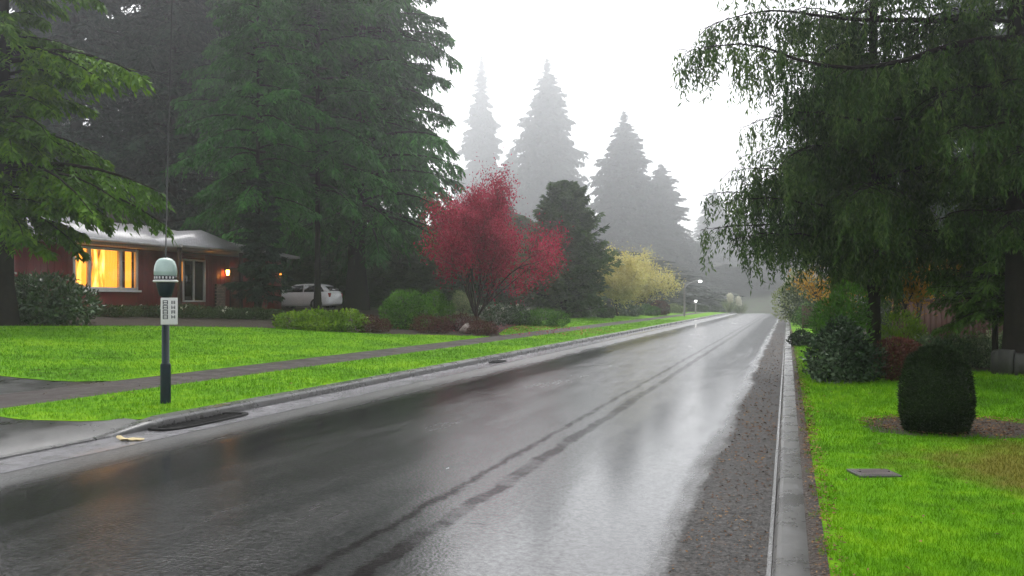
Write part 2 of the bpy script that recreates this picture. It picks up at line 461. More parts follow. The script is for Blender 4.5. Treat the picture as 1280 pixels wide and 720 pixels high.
# worn mulch bed round the clipped yew
a = np.linspace(0, 2*math.pi, 49)[:-1]; rng = np.random.default_rng(3)
wob = 1 + .07*np.sin(3*a + 2.4) + .05*np.sin(5*a + 1) + rng.normal(0, .035, 48)
bx, by = 1.75 + 1.0*np.cos(a)*wob, 9.5 + .76*np.sin(a)*wob
vv = np.concatenate([[[1.75, 9.5, hgt(1.75, 9.5) + .04]], np.stack([bx, by, hgt(bx, by) + .019], -1)])
o = mesh_obj('mulch_bed', vv, None, [(0, i+1, (i+1) % 48 + 1) for i in range(48)], M['soil']); o['kind'] = 'structure'

# grass blades, longer and thicker than life nowhere: fewer with distance
def blades(name, keep, n, seed, mat, az, rmax, hmul=1.0):
    g = np.random.default_rng(seed)
    r = np.exp(g.uniform(math.log(2.2), math.log(rmax), n)); az_ = R(1)*g.uniform(az[0], az[1], n)
    x, y = r*np.sin(az_), r*np.cos(az_)
    k = keep(x, y); x, y, r = x[k], y[k], r[k]; n = len(x)
    z = hgt(x, y) + .012
    h = g.uniform(.022, .05, n)*hmul*np.clip(r/9, .8, 1.5); w = np.clip(.0016*r/2.2, .0035, .035)*g.uniform(.7, 1.4, n)
    a_ = g.uniform(0, 2*math.pi, n); lean = g.uniform(.1, .9, n)*h; la = g.uniform(0, 2*math.pi, n)
    P = np.stack([x, y, z], -1); sd = np.stack([np.cos(a_), np.sin(a_), 0*a_], -1)*w[:, None]*.5
    tip = P + np.stack([np.cos(la)*lean, np.sin(la)*lean, h], -1)
    o = mesh_obj(name, np.stack([P - sd, P + sd, tip], 1), None, np.arange(n*3).reshape(-1, 3), mat)
    o['kind'] = 'stuff'; return o
inbed = lambda x, y: ((x-1.75)/.95)**2 + ((y-9.5)/.72)**2 < .78 + .2*np.sin(x*31)*np.sin(y*27) + .08*np.sin(x*83 + y*71)
blades('grass', lambda x, y: (x > .2 + .05*np.sin(y*9) + .03*np.sin(y*23)) & (y < rl1(x)) & ~inbed(x, y) & ~((np.abs(x-.643) < .17) & (np.abs(y-6.86) < .15)), 330000, 1, M['blade_dry'], (-2, 38), 34)
blades('grass', lambda x, y: ((x < -7.24) & (x > -9.06) & (y > verge0(x) + .05)) | ((x < -10.34) & (x > -30) & (y > drive1(x) + .05) & (y < lawn1(x))) | ((x < -10.34) & (x > -13.6) & (y > lawn2a(x) + .1) & (y < 60)),
       330000, 2, M['blade'], (-66, -4), 60)

# fallen leaves along the right kerb and on the road shoulder
g = np.random.default_rng(8)
n = 5200; yy = np.exp(g.uniform(math.log(2.0), math.log(40), n))
xx = np.where(g.random(n) < .5, g.normal(.2, .05, n), np.where(g.random(n) < .85, g.uniform(-.62, -.1, n), g.uniform(.3, 3.0, n)))
kp = (np.abs(xx - .0) > .13) & ((xx < .3) | (g.random(n) < .35)); xx, yy = xx[kp], yy[kp]; n = len(xx)
zz = hgt(xx, yy) + np.where(xx > .1, .045, .012)
P = np.stack([xx, yy, zz], -1); aa = g.uniform(0, 6.28, n)
D = np.stack([np.cos(aa), np.sin(aa), g.uniform(-.05, .35, n)], -1)
v, q = leaves(P, D, np.stack([g.normal(0, .3, n), g.normal(0, .3, n), np.ones(n)], -1), g.uniform(.012, .035, n)*np.clip(yy/6, .7, 1.6), g.uniform(.008, .02, n)*np.clip(yy/6, .7, 1.6))
M['dead_leaf'] = leaf_mat('dead_leaf', (.05, .022, .012), (.13, .06, .025), (.26, .15, .05), .5, .1)
o = mesh_obj('fallen_leaves', v, q, None, M['dead_leaf']); o['kind'] = 'stuff'
def litter(x, y, lift, sz, mat, sd):
    g = np.random.default_rng(sd); n = len(x); aa = g.uniform(0, 6.28, n)
    v, q = leaves(np.stack([x, y, hgt(x, y) + lift], -1), np.stack([np.cos(aa), np.sin(aa), g.uniform(-.05, .4, n)], -1), np.stack([g.normal(0, .3, n), g.normal(0, .3, n), np.ones(n)], -1), sz*g.uniform(.6, 1.3, n), sz*.6*g.uniform(.6, 1.3, n))
    o = mesh_obj('fallen_leaves', v, q, None, mat); o['kind'] = 'stuff'
n = 1500; aa = g.uniform(0, 6.28, n); rr = np.sqrt(g.random(n))*1.02
litter(1.75 + rr*np.cos(aa), 9.5 + .76*rr*np.sin(aa), .045, .035, M['dead_leaf'], 31)
n = 900; aa = g.uniform(0, 6.28, n); rr = g.random(n)**.7*5.5; xm, ym = ray(598, 36.5); X_, Y_ = xm + 1.2 + rr*np.cos(aa), ym - 1 + rr*np.sin(aa); k_ = X_ < -7.3
litter(X_[k_], Y_[k_], .05, .09, M['maple'], 32)
n = 420; X_ = g.uniform(-16, -7.3, n); Y_ = g.uniform(8, 34, n); litter(X_, Y_, .05, .045, M['dead_leaf'], 33)
n = 260; X_ = g.uniform(.3, 5, n); Y_ = g.uniform(3.5, 18, n); litter(X_, Y_, .05, .035, M['dead_leaf'], 34)

# ------------------------------------------------------------------ trees and shrubs
def trunk_mb(H, r, rng, z0=-.3, lean=.15, flare=1.6, sides=14):
    k = 14; z = np.linspace(0, 1, k)
    px = np.cumsum(rng.normal(0, lean/k, k)); py = np.cumsum(rng.normal(0, lean/k, k))
    P = np.stack([px - px[0], py - py[0], z0 + (H - z0)*z], -1)
    rad = r*(1-z)**.8 + .012
    rad[0] *= flare; rad[1] *= 1 + (flare-1)*.12
    mb = MB(); mb.tube(P, rad, sides); return mb, P

def conifer(name, seed, H, z0, Rr, nb, T, E, el, ew, bark, leaf, droop=.35, rise=.15, hang=.5, prof=None, r=.3, extra=(), vmin=.55, vmax=1.1, twig=.36, zmax=None, **kw):
    """trunk with drooping boughs; every bough carries flat sprays of needles on side twigs"""
    g = np.random.default_rng(seed)
    prof = prof or (lambda t: (1-t)**.75*np.minimum(1, .55 + t*5))
    root = empty(name, **kw)
    top = zmax or H
    t = np.sort(g.uniform(0, 1, nb))**.95
    z = z0 + (top - z0)*t
    tt = (z - z0)/(H - z0)
    az = np.arange(nb)*2.399963 + g.normal(0, .3, nb)
    ph = g.uniform(0, 6.28, 3)
    ln = Rr*prof(tt)*g.uniform(vmin, vmax, nb)*(1 + .11*np.sin(tt*21 + ph[0] + np.cos(az + ph[1])*1.5) + .1*np.cos(az*2 - ph[2] + tt*9))
    if len(extra):
        e = np.array(extra, float); z = np.r_[z, e[:, 0]]; az = np.r_[az, e[:, 1]]; ln = np.r_[ln, e[:, 2]]; tt = np.r_[tt, (e[:, 0]-z0)/(H-z0)]; nb = len(z)
    rs = rise + .45*tt + g.normal(0, .08, nb); dr = droop*g.uniform(.7, 1.3, nb)
    hd = np.stack([np.cos(az), np.sin(az), 0*az], -1); sd = np.stack([-np.sin(az), np.cos(az), 0*az], -1)
    bend = g.normal(0, .12, nb)
    def P(s):  # s (nb,k)
        l = ln[:, None]
        return hd[:, None]*(l*s)[..., None] + sd[:, None]*(l*bend[:, None]*s**2)[..., None] + np.array([0, 0, 1.])*(z[:, None] + l*(rs[:, None]*s - dr[:, None]*s**2))[..., None]
    mb, _ = trunk_mb(H, r, g)
    s5 = np.broadcast_to(np.linspace(0, 1, 6), (nb, 6))
    v, q = tubes(P(s5), (.012 + .016*ln)[:, None]*(1 - .85*s5), 5); mb.add(v, q)
    mb.build('trunk', bark, root, True)
    s = (np.arange(T)[None] + g.uniform(0, 1, (nb, T)))/T; s = .12 + .88*s**.9
    B0 = P(s)
    tan = unit(P(np.minimum(s + .03, 1.03)) - P(s - .03))
    sg = np.where((np.arange(T) % 2)[None] > 0, 1., -1.)*np.ones((nb, 1))
    A = g.uniform(.5, 1.25, (nb, T))*(1 - .5*s)
    dT = tan*np.cos(A)[..., None] + sd[:, None]*(sg*np.sin(A))[..., None] + np.array([0, 0, -1.])*(hang*g.uniform(.1, .6, (nb, T)))[..., None] + g.normal(0, .1, (nb, T, 3))
    dT = unit(dT)
    tl = np.maximum(ln[:, None]*twig*(1.15 - s), .12)*g.uniform(.6, 1.25, (nb, T)); tl = np.minimum(tl, 2.2)
    qv = (np.arange(E)[None, None] + g.uniform(0, 1, (nb, T, E)))/E
    p = B0[:, :, None] + dT[:, :, None]*(tl[:, :, None]*qv)[..., None] + np.array([0, 0, -1.])*(tl[:, :, None]*hang*.5*qv**2)[..., None]
    sT = unit(np.cross(dT, np.array([0, 0, 1.])))
    es = np.where((np.arange(E) % 2) > 0, 1., -1.)[None, None]
    D = dT[:, :, None]*g.uniform(.5, 1, (nb, T, E, 1)) + sT[:, :, None]*(es*g.uniform(.2, .9, (nb, T, E)))[..., None] + np.array([0, 0, -1.])*(hang*g.uniform(0, 1.0, (nb, T, E)))[..., None] + g.normal(0, .18, (nb, T, E, 3))
    N = np.array([0, 0, 1.]) + g.normal(0, .45, (nb, T, E, 3))
    m = nb*T*E; kk = np.repeat(np.clip(.22 + ln/Rr*2.2, .22, 1), T*E)
    v, q = leaves(p.reshape(-1, 3), D.reshape(-1, 3), N.reshape(-1, 3), kk*el*g.uniform(.6, 1.4, m), kk*ew*g.uniform(.6, 1.4, m), .2)
    cr = mesh_obj('crown', v, q, None, leaf, root)
    tint = np.clip(.5*g.random((nb, 1, 1)) + .5*g.random((nb, T, 1)) + 0*qv, 0, 1)
    cr.data.attributes.new('tint', 'FLOAT', 'POINT').data.foreach_set('value', np.repeat(tint.ravel(), 4).astype(np.float32))
    return root

def weeping(name, seed, H, r, limbs, bark, leaf, sub=1.1, strand=(.3, 1.0), step=.07, el=(.075, .19), ew=(.017, .037), lean=.1, **kw):
    """limbs with side shoots; from all of them hang chains of small leafy tassels"""
    g = np.random.default_rng(seed); root = empty(name, **kw)
    mb, _ = trunk_mb(H, r, g, lean=lean, flare=1.35)
    starts, scale = [], []
    for limb, sm, dens in limbs:
        limb = np.asarray(limb, float); k = 14
        d = np.r_[0, np.cumsum(np.linalg.norm(np.diff(limb, axis=0), axis=1))]; Lg = d[-1]
        u = np.linspace(0, Lg, k)
        pts = np.stack([np.interp(u, d, limb[:, i]) for i in range(3)], -1)
        pts[1:-1] = (pts[:-2] + 2*pts[1:-1] + pts[2:])/4; pts[1:] += np.cumsum(g.normal(0, .018, (k-1, 3)), 0)
        T = unit(np.gradient(pts, axis=0))
        pts[-3:, 2] -= np.array([.02, .07, .16])*min(Lg/3, 1.3)
        mb.tube(pts, (.014 + .010*Lg)*(1 - .93*np.linspace(0, 1, k)**.8) , 6)
        for _ in range(int(Lg*14*dens)):
            i = g.uniform(.25, 1)*(k-1); a = int(min(i, k-2)); starts.append(pts[a] + (pts[a+1] - pts[a])*(i - a)); scale.append(sm*.8)
        nsub = int(Lg*10*dens)
        for j in range(nsub):
            s = .06 + .94*(j + g.random())/nsub; i = s*(k-1); a = int(min(i, k-2)); f = i - a
            b = pts[a]*(1-f) + pts[a+1]*f
            side = unit(np.cross(T[a], [0, 0, 1.]))*(1 if j % 2 else -1)
            ls = sub*sm*g.uniform(.35, 1.15)*(1.15 - .75*s)
            dd = unit(side*g.uniform(.4, 1) + T[a]*g.uniform(.3, .9) + np.array([0, 0, g.uniform(-.15, .25)]))
            w = np.linspace(0, 1, 5)[:, None]
            sp = b + dd*ls*w + np.array([0, 0, -1])*ls*.55*w**2 + g.normal(0, .015, (5, 3))
            mb.tube(sp, .007*(1 - .7*w[:, 0]) + .002, 4, False)
            ns = max(2, int(ls*14*dens))
            for q_ in range(ns):
                w_ = (q_ + g.random())/ns*4; a2 = int(min(w_, 3)); f2 = w_ - a2
                starts.append(sp[a2]*(1-f2) + sp[a2+1]*f2); scale.append(sm)
    starts = np.array(starts); scale = np.array(scale); ns = len(starts)
    L = g.uniform(*strand, ns)*np.clip(scale, .6, 1.3)*g.choice([.5, 1, 1, 1.35], ns); K = int(strand[1]*1.35/step) + 1
    f = np.arange(K)*step + g.uniform(0, step, (ns, K))
    ok = f < L[:, None]
    dr = g.normal(0, .22, (ns, 2)); sw = g.normal(0, .1, (ns, 2))
    p = starts[:, None] + np.concatenate([dr[:, None]*f[..., None]*.5*np.exp(-f)[..., None] + sw[:, None]*(f[..., None]**2)*.3, -f[..., None]*.97], -1) + g.normal(0, .018, (ns, K, 3))
    p = p[ok]; m = len(p)
    D = np.stack([g.normal(0, .38, m), g.normal(0, .38, m), -g.uniform(.5, 1.1, m)], -1)
    v1, q1 = leaves(p, D, g.normal(0, 1, (m, 3)), g.uniform(*el, m), g.uniform(*ew, m), .3, .5)
    v2, q2 = leaves(p, D + g.normal(0, .3, (m, 3)), g.normal(0, 1, (m, 3)), g.uniform(*el, m)*.8, g.uniform(*ew, m), .3, .5)
    mb.build('trunk', bark, root, True)
    mesh_obj('crown', np.concatenate([v1, v2]), np.concatenate([q1, q2 + len(v1)]), None, leaf, root)
    return root

def broadleaf(name, seed, H, spread, th, r0, nl, ll, lw, bark, leaf, levels=5, nmain=5, up=.55, droop=0.0, jit=.16, **kw):
    g = np.random.default_rng(seed); root = empty(name, **kw); mb = MB(); segs = []
    def grow(p, d, L, r, lev):
        k = 4; pts = [p]; dd = d
        for i in range(k):
            dd = unit(dd + g.normal(0, .13, 3) + np.array([0, 0, .05*up])); pts.append(pts[-1] + dd*L/k)
        pts = np.array(pts)
        mb.tube(pts, np.linspace(r, r*.62, k+1), 8 if lev < 2 else 4, False)
        if lev >= levels - 2: segs.append((pts, lev))
        if lev >= levels: return
        nc = nmain if lev == 0 else g.integers(2, 4)
        for c in range(nc):
            fr = 1.0 if (c == 0 or lev == 0) else g.uniform(.45, 1)
            q_ = pts[-1] if fr == 1 else pts[int(fr*k)]
            a_ = c*2*math.pi/nc + g.uniform(-.5, .5)
            ref = unit(np.cross(dd, [.3, .2, .9])); bi = np.cross(dd, ref)
            sp = (spread if lev == 0 else .62)*g.uniform(.7, 1.25)
            nd = unit(dd + (ref*math.cos(a_) + bi*math.sin(a_))*sp + np.array([0, 0, up*.25 - droop*lev*.12]))
            grow(q_, nd, L*g.uniform(.62, .86)*(1.0 if lev else (H - th)/th*.48), r*.6, lev+1)
    grow(np.array([0, 0, -.15]), np.array([.03, .02, 1.]), th + .15, r0, 0)
    zt = max(s[0][:, 2].max() for s in segs); k_ = H/zt
    mb.build('trunk', bark, root, True)
    W = np.array([1.0 if lev == levels else .5 for _, lev in segs]); W /= W.sum()
    idx = g.choice(len(segs), nl, p=W); A = np.array([s[0] for s in segs])[idx]
    u = g.uniform(0, 3.999, nl); i = u.astype(int); f = (u - i)[:, None]
    ar = np.arange(nl)
    p = A[ar, i]*(1-f) + A[ar, i+1]*f + g.normal(0, jit, (nl, 3))
    D = g.normal(0, .6, (nl, 3)) + np.array([0, 0, -.25]) + unit(A[ar, 4] - A[ar, 0])*.6
    v, q = leaves(p, D, np.array([0, 0, 1.]) + g.normal(0, .6, (nl, 3)), ll*g.uniform(.6, 1.4, nl), lw*g.uniform(.6, 1.4, nl), .25)
    mesh_obj('crown', v, q, None, leaf, root)
    root.scale = (k_,)*3
    return root

def shrub(name, seed, lobes, nl, ll, lw, leaf, stem=None, shell=.62, up=.35, rag=.12, blooms=None, **kw):
    """leaves spread through a few overlapping uneven lobes, on bare stems"""
    g = np.random.default_rng(seed); root = empty(name, **kw)
    lb = np.array(lobes, float); c, rr = lb[:, :3], lb[:, 3:]
    if rr.shape[1] == 1: rr = np.repeat(rr, 3, 1)
    w = (rr[:, 0]*rr[:, 2]); i = g.choice(len(lb), nl, p=w/w.sum())
    d = unit(g.normal(0, 1, (nl, 3)))
    ph = g.uniform(0, 6.28, (len(lb), 4))
    wob = 1 + rag*(np.sin(5*d[:, 0] + ph[i, 0]) + np.sin(6*d[:, 1] + ph[i, 1]) + np.sin(7*d[:, 2] + ph[i, 2]))*.6 + g.normal(0, rag*.5, nl)
    rad = (shell + (1-shell)*g.random(nl)**.5)*wob
    p = c[i] + d*rr[i]*rad[:, None]
    k = p[:, 2] > .02; p, d = p[k], d[k]; n = len(p)
    D = d*.6 + g.normal(0, .55, (n, 3)) + np.array([0, 0, up])
    v, q = leaves(p, D, d + np.array([0, 0, .6]) + g.normal(0, .4, (n, 3)), ll*g.uniform(.6, 1.35, n), lw*g.uniform(.6, 1.35, n), .2)
    mesh_obj('foliage', v, q, None, leaf, root)
    mb = MB()
    for ci, ri in zip(c, rr):
        for _ in range(5):
            e = ci + g.normal(0, .35, 3)*ri; b = np.array([ci[0]*.5 + g.normal(0, .06), ci[1]*.5 + g.normal(0, .06), -.08]); m_ = (b + e)/2 + g.normal(0, .05, 3)
            e[2] = max(e[2], .1); mb.tube([b, m_, e], [.022*ri[2] + .006, .014*ri[2] + .004, .004], 5, False)
    mb.build('stem', stem or M['dark_bark'], root, True)
    if blooms:
        nb_, sz = blooms; ob = MB()
        j = g.choice(np.flatnonzero(d[:, 2] > .1), nb_)
        for b in j:
            P0 = np.repeat(p[b][None] + d[b]*.05, 7, 0) + g.normal(0, sz*.25, (7, 3)); DD = g.normal(0, .6, (7, 3)) + d[b]
            v, q = leaves(P0, DD, g.normal(0, 1, (7, 3)), np.full(7, sz), np.full(7, sz*.8), .3); ob.add(v, q)
        ob.build('blossom', M['blossom'], root)
    return root

def at(p, dz=0.0): return (p[0], p[1], float(hgt(p[0], p[1])) + dz)

# ---- left side
p = ray(3, 24)
conifer('cedar_tree', 11, 19, 3.4, 3.9, 120, 34, 14, .26, .085, M['dark_bark'], M['cedar'], droop=.42, rise=.1, hang=1.0, r=.32, vmin=.5, vmax=.95,
        extra=[(8.1, R(17), 4.5), (7.9, R(32), 3.9), (8.3, R(2), 3.5), (4.75, R(16), 5.2), (4.6, R(34), 4.5), (4.9, R(-4), 4.2), (4.5, R(8), 4.3), (4.55, R(24), 4.7), (3.6, R(15), 2.5), (3.3, R(40), 2.2), (3.3, R(-20), 2.4), (2.8, R(0), 2.0), (5.8, R(20), 2.6), (10.2, R(18), 3.0)],
        loc=at(p), label='bright yellow-green conifer with long level boughs at the left picture edge before the house', cat='tree')
p = ray(446, 51)
fir = conifer('fir_tree', 21, 40, 5.2, 9.4, 270, 38, 13, .44, .14, M['dark_bark'], M['fir'], droop=.36, rise=.14, hang=1.1, r=.55, vmin=.62, vmax=1.03, twig=.42, zmax=38,
        prof=lambda t: (1-t)**.86*np.minimum(1, .78 + t*2), loc=at(p), label='huge dark green fir standing over the white car, the widest tree by the street', cat='tree', group='tall firs round the house')
p = ray(397, 44)
slim = conifer('fir_tree', 23, 27, 6.2, 5.4, 120, 38, 14, .36, .115, M['dark_bark'], M['fir'], droop=.4, rise=.12, hang=.9, r=.15, vmin=.5, vmax=1.1, twig=.42,
        prof=lambda t: (1-t)**.7*np.minimum(1, .75 + t*2), loc=at(p), label='slimmer fir whose thin trunk stands in front of the white car', cat='tree', group='tall firs round the house')
conifer('fir_tree', 24, 7.2, .5, 1.6, 130, 22, 10, .2, .06, M['dark_bark'], M['dark_fir'], droop=.3, rise=.25, hang=.8, r=.08, vmin=.6, vmax=1.1, twig=.45,
        loc=at(ray(325, 37.2)), label='small dense dark fir in front of the right end of the red house', cat='tree')
copy_tree(slim, at(ray(322, 38.5)), 1.9, (.72, .72, .8), 'slim fir rising behind the small dense one, over the right end of the red house')
p = ray(338, 60)
copy_tree(fir, at(p), 2.1, (.92, .92, .95), 'dark fir rising behind the porch lamp, its boughs mixed with the huge fir')
dfir = conifer('fir_tree', 31, 42, 1.5, 7.8, 310, 32, 10, .5, .17, M['dark_bark'], M['dark_fir'], droop=.34, rise=.1, hang=.8, r=.5, vmin=.55, vmax=1.1, zmax=40,
        prof=lambda t: (1-t)**.6*np.minimum(1, .8 + t), loc=at(ray(215, 63)), label='blackish fir rising behind the middle of the house roof, behind the thin cable', cat='tree', group='tall firs round the house')
copy_tree(dfir, at(ray(95, 62)), 1.3, 1.0, 'blackish fir behind the left part of the house, beyond the yellow-green conifer')
copy_tree(dfir, at(ray(40, 74)), .7, 1.1, 'blackish fir in the second row, behind the bright conifer crown')
copy_tree(dfir, at(ray(185, 71)), 1.9, 1.1, 'blackish fir in the second row, over the lit window')
copy_tree(fir, at(ray(250, 76)), 3.3, (1, 1, 1.05), 'dark fir in the second row, over the porch roof')
copy_tree(dfir, at(ray(1135, 70)), 2.2, (.85, .85, .55), 'dark fir behind the weeping conifer, over the brown fence')
copy_tree(dfir, at(ray(1215, 58)), 3.2, (.9, .9, .6), 'dark fir behind the brown fence, nearest the right edge trunk')
copy_tree(dfir, at(ray(1310, 52)), .4, (.9, .9, .7), 'dark fir at the far right edge behind the old conifer')
copy_tree(fir, at(ray(470, 74)), 4.4, (.9, .9, .85), 'fir standing behind the right half of the huge dark fir')

p = ray(596, 36.5)
broadleaf('red_maple', 5, 7.15, .66, .55, .13, 38000, .17, .1, M['bark'], M['maple'], levels=5, nmain=9, up=.8, jit=.42,
          loc=at(p), rz=.6 + math.pi, label='crimson maple in full leaf beside the huge dark fir', cat='tree')
p = ray(706, 56)
conifer('cypress_tree', 41, 9.6, .2, 3.4, 420, 24, 9, .3, .13, M['dark_bark'], M['cypress'], droop=.05, rise=.35, hang=.6, r=.2, vmin=.6, vmax=1.1, twig=.5, prof=lambda t: np.clip(1-np.clip(t, 0, 1)**1.7, 0, 1)**.8*np.minimum(1, .88 + t),
        loc=at(p), label='broad rounded dark green evergreen between the crimson maple and the yellow trees', cat='tree')
cyp = [o for o in bpy.data.objects if o.name == 'cypress_tree'][0]; cyp['group'] = 'dense evergreens behind the maple'
copy_tree(cyp, at(ray(652, 74)), 1.0, (1.1, 1.1, .9), 'dense evergreen behind the right side of the crimson maple, grey with fog')
copy_tree(cyp, at(ray(606, 68)), 2.0, (1.2, 1.2, .75), 'dense evergreen right behind the maple trunk')
copy_tree(cyp, at(ray(556, 62)), 3.0, (1.2, 1.2, .7), 'dense low evergreen between the huge fir and the maple')
copy_tree(cyp, at(ray(500, 60)), 4.0, (1.2, 1.2, .6), 'dense low evergreen filling the gap under the right boughs of the huge fir')
mp_ = [o for o in bpy.data.objects if o.name == 'red_maple'][0]; mp_.scale = (mp_.scale[0]*.8, mp_.scale[1]*.8, mp_.scale[2])
for i, (px, Z, sc, lab) in enumerate(((352, 60, .62, 'dense dark evergreen behind the front of the white car'), (398, 63, .66, 'dense dark evergreen behind the rear of the white car'), (440, 62, .6, 'dense dark evergreen right of the white car, behind the huge trunk'))):
    copy_tree(cyp, at(ray(px, Z)), 1.0 + i, (1.25, 1.25, sc), lab)
for px, lat, H, sd, lab in ((772, -12.8, 5.2, 61, 'yellow-leaved small tree nearest the rounded dark evergreen'), (813, -12.0, 5.9, 62, 'larger yellow-leaved tree beside the street lamp')):
    q_ = spot(px, lat)
    broadleaf('yellow_tree', sd, H, .7, 1.3, .11, 12000, .2, .12, M['bark'], M['yellow'], levels=4, nmain=7, up=.55, jit=.42,
              loc=at(q_), label=lab, cat='tree', group='yellow trees by the pavement')

# far firs fading into the fog
ff = [conifer('distant_fir', 71 + i, 40, 1 + i, 7.2 + i*.5, 560, 15, 7, .8, .3, M['dark_bark'], M['far_fir'], droop=.5, rise=.12, hang=1.3, r=.5, vmin=.5, vmax=1.15,
              prof=(lambda t, e=(1.0, .85, .75)[i]: (1-t)**e*np.minimum(1, .7 + t*3)), loc=(0, 0, 0), cat='tree', group='tall firs in the fog') for i in range(3)]
far = [ # prototype, px, distance, top row in the photo, width, label
    (0, 602, 350, 70, 1.15, 'palest thin fir in the fog, right beside the huge dark fir'),
    (1, 684, 300, 72, 1.35, 'tallest foggy fir, standing above the crimson maple'),
    (2, 640, 340, 185, 1.3, 'short pale fir in the fog between the two tall foggy firs'),
    (1, 780, 265, 138, 1.45, 'foggy fir with a broad base above the yellow trees'),
    (2, 826, 275, 205, 1.4, 'foggy fir on the street side of the broad foggy fir'),
    (0, 858, 300, 303, 1.7, 'low foggy fir behind the street lamp'),
    (1, 893, 390, 235, 1.4, 'pale fir in the fog closing the street, left of its end'),
    (2, 925, 370, 258, 1.5, 'pale fir in the fog straight over the end of the street'),
    (0, 958, 380, 230, 1.5, 'pale fir in the fog right of the end of the street'),
    (1, 1000, 350, 200, 1.4, 'pale fir in the fog behind the weeping tree'),
    (2, 1050, 280, 150, 1.4, 'foggy fir behind the trunk of the weeping tree'),
    (1, 908, 250, 330, 2.2, 'low foggy fir behind the pale plume grass'),
    (0, 940, 262, 326, 2.3, 'low foggy fir behind the crest of the street'),
    (2, 972, 255, 322, 2.2, 'low foggy fir right behind the end of the right kerb'),
    (1, 1004, 300, 290, 1.6, 'low foggy fir over the short brown fence'),
    (1, 845, 210, 328, 1.7, 'short grey fir behind the larger yellow tree'),
    (2, 800, 140, 318, 1.7, 'short grey fir behind the gap between the yellow trees'),
    (0, 752, 120, 300, 1.6, 'short grey fir behind the smaller yellow tree'),
    (1, 622, 92, 240, 1.2, 'short dark fir behind the top of the crimson maple'),
    (2, 714, 105, 290, 1.6, 'short dark fir behind the rounded dark evergreen')]
used = set()
for k, px, Z, top, wd, lab in far:
    x, y = ray(px, Z); z = float(hgt(x, y)); Ht = CAMZ + (377 - top)*Z/FPX - z
    sc = ((1.9 if top > 280 else 1.5)*wd*(.55 + .45*Ht/40), (1.9 if top > 280 else 1.5)*wd*(.55 + .45*Ht/40), Ht/40)
    if k in used: copy_tree(ff[k], (x, y, z), px*1.7, sc, lab)
    else:
        used.add(k); o = ff[k]; o.location = (x, y, z); o.scale = sc; o.rotation_euler.z = px*1.7; o['label'] = lab

# shrubs of the left garden
def L(*a): return list(a)
shrub('rhododendron', 81, [(0, 0, .75, 1.15, 1.0, .85), (-1.1, .2, .62, .9, .9, .7), (1.15, -.1, .55, .75, .8, .62), (.45, -.4, .62, .8, .7, .75)], 6500, .17, .07, M['rhodo'], rag=.12,
      loc=at(lg(50, 404)), label='big rounded rhododendron on the lawn edge at the far left', cat='shrub', rz=TH)
hp = [(135, 399, 1.3, .4), (180, 399, 1.4, .42), (228, 400, 1.4, .5), (275, 401, 1.4, .42), (318, 402, 1.3, .45)]
hl = ['low dark shrub under the lit window beside the rhododendron', 'low dark shrub under the right end of the lit window', 'low dark shrub behind the signed post', 'low dark shrub under the porch lamp', 'low dark shrub at the left end of the white car']
for (px, py, w, h), lab, i in zip(hp, hl, range(9)):
    shrub('garden_shrub', 90 + i, [(0, 0, h*.5, w*.6, .5, h*.55), (-w*.5, .1, h*.4, w*.5, .5, h*.5), (w*.5, 0, h*.45, w*.5, .5, h*.5)], 2400, .09, .045, M['hedge_leaf'], rag=.14,
          loc=at(lg(px, py - 3)), rz=TH, label=lab, cat='shrub', group='low shrubs along the house bed', blooms=(7, .09) if i in (1, 2, 3) else None)
shrub('leafy_shrub', 101, [(0, 0, .3, .9, .6, .42), (-.9, .1, .28, .8, .55, .36), (.9, .05, .3, .8, .6, .36), (.3, -.45, .16, .9, .4, .26)], 5200, .13, .06, M['bright_leaf'], rag=.14,
      loc=at(lg(400, 413)), rz=TH, label='bright yellow-green leafy ground shrub in front of the white car', cat='shrub')
shrub('laurel_shrub', 102, [(0, 0, .85, .75, .7, .75), (.55, .2, .7, .6, .6, .6), (-.55, .05, .6, .5, .5, .6), (0, -.2, .35, .8, .6, .45)], 5600, .12, .055, M['green_leaf'],
      loc=at(lg(508, 411)), rz=TH, label='rounded mid-green shrub under the right side of the huge fir', cat='shrub')
shrub('laurel_shrub', 103, [(0, 0, .8, .55, .6, .75), (.4, .1, .55, .45, .5, .55)], 3000, .11, .05, M['green_leaf'],
      loc=at(lg(545, 407)), rz=TH, label='darker narrow green shrub between the rounded mid-green shrub and the maple', cat='shrub')
rl = ['dark red heather in front of the rounded mid-green shrub', 'dark red heather at the foot of the crimson maple', 'dark red heather at the corner of the bed by the pavement', 'dark red heather between the bright ground shrub and the rounded one']
for i, (px, py, w, h) in enumerate(((534, 416, 1.0, .6), (573, 414, 1.0, .62), (600, 419, .75, .5), (462, 415, .8, .5))):
    shrub('heather_shrub', 110 + i, [(0, 0, h*.5, w*.62, .5, h*.6), (w*.5, .1, h*.4, w*.45, .45, h*.5)], 2600, .07, .03, M['heather'], rag=.16,
          loc=at(lg(px, py)), rz=TH, label=rl[i], cat='shrub', group='dark red heathers in the bed')
shrub('pale_shrub', 120, [(0, 0, .8, .5, .5, .7), (.5, .1, .6, .5, .5, .5)], 1800, .11, .05, M['pale_leaf'], loc=at(lg(575, 398)), rz=TH, label='pale green loose shrub behind the dark red heather under the maple', cat='shrub')
shrub('flowering_shrub', 121, [(0, 0, .55, .9, .6, .55), (-.8, 0, .5, .7, .55, .5), (.8, .1, .45, .7, .6, .5)], 4600, .1, .045, M['rhodo'], loc=at(lg(625, 406)), rz=TH,
      label='green shrub with a few white blossoms right of the maple trunk', cat='shrub', blooms=(12, .1))
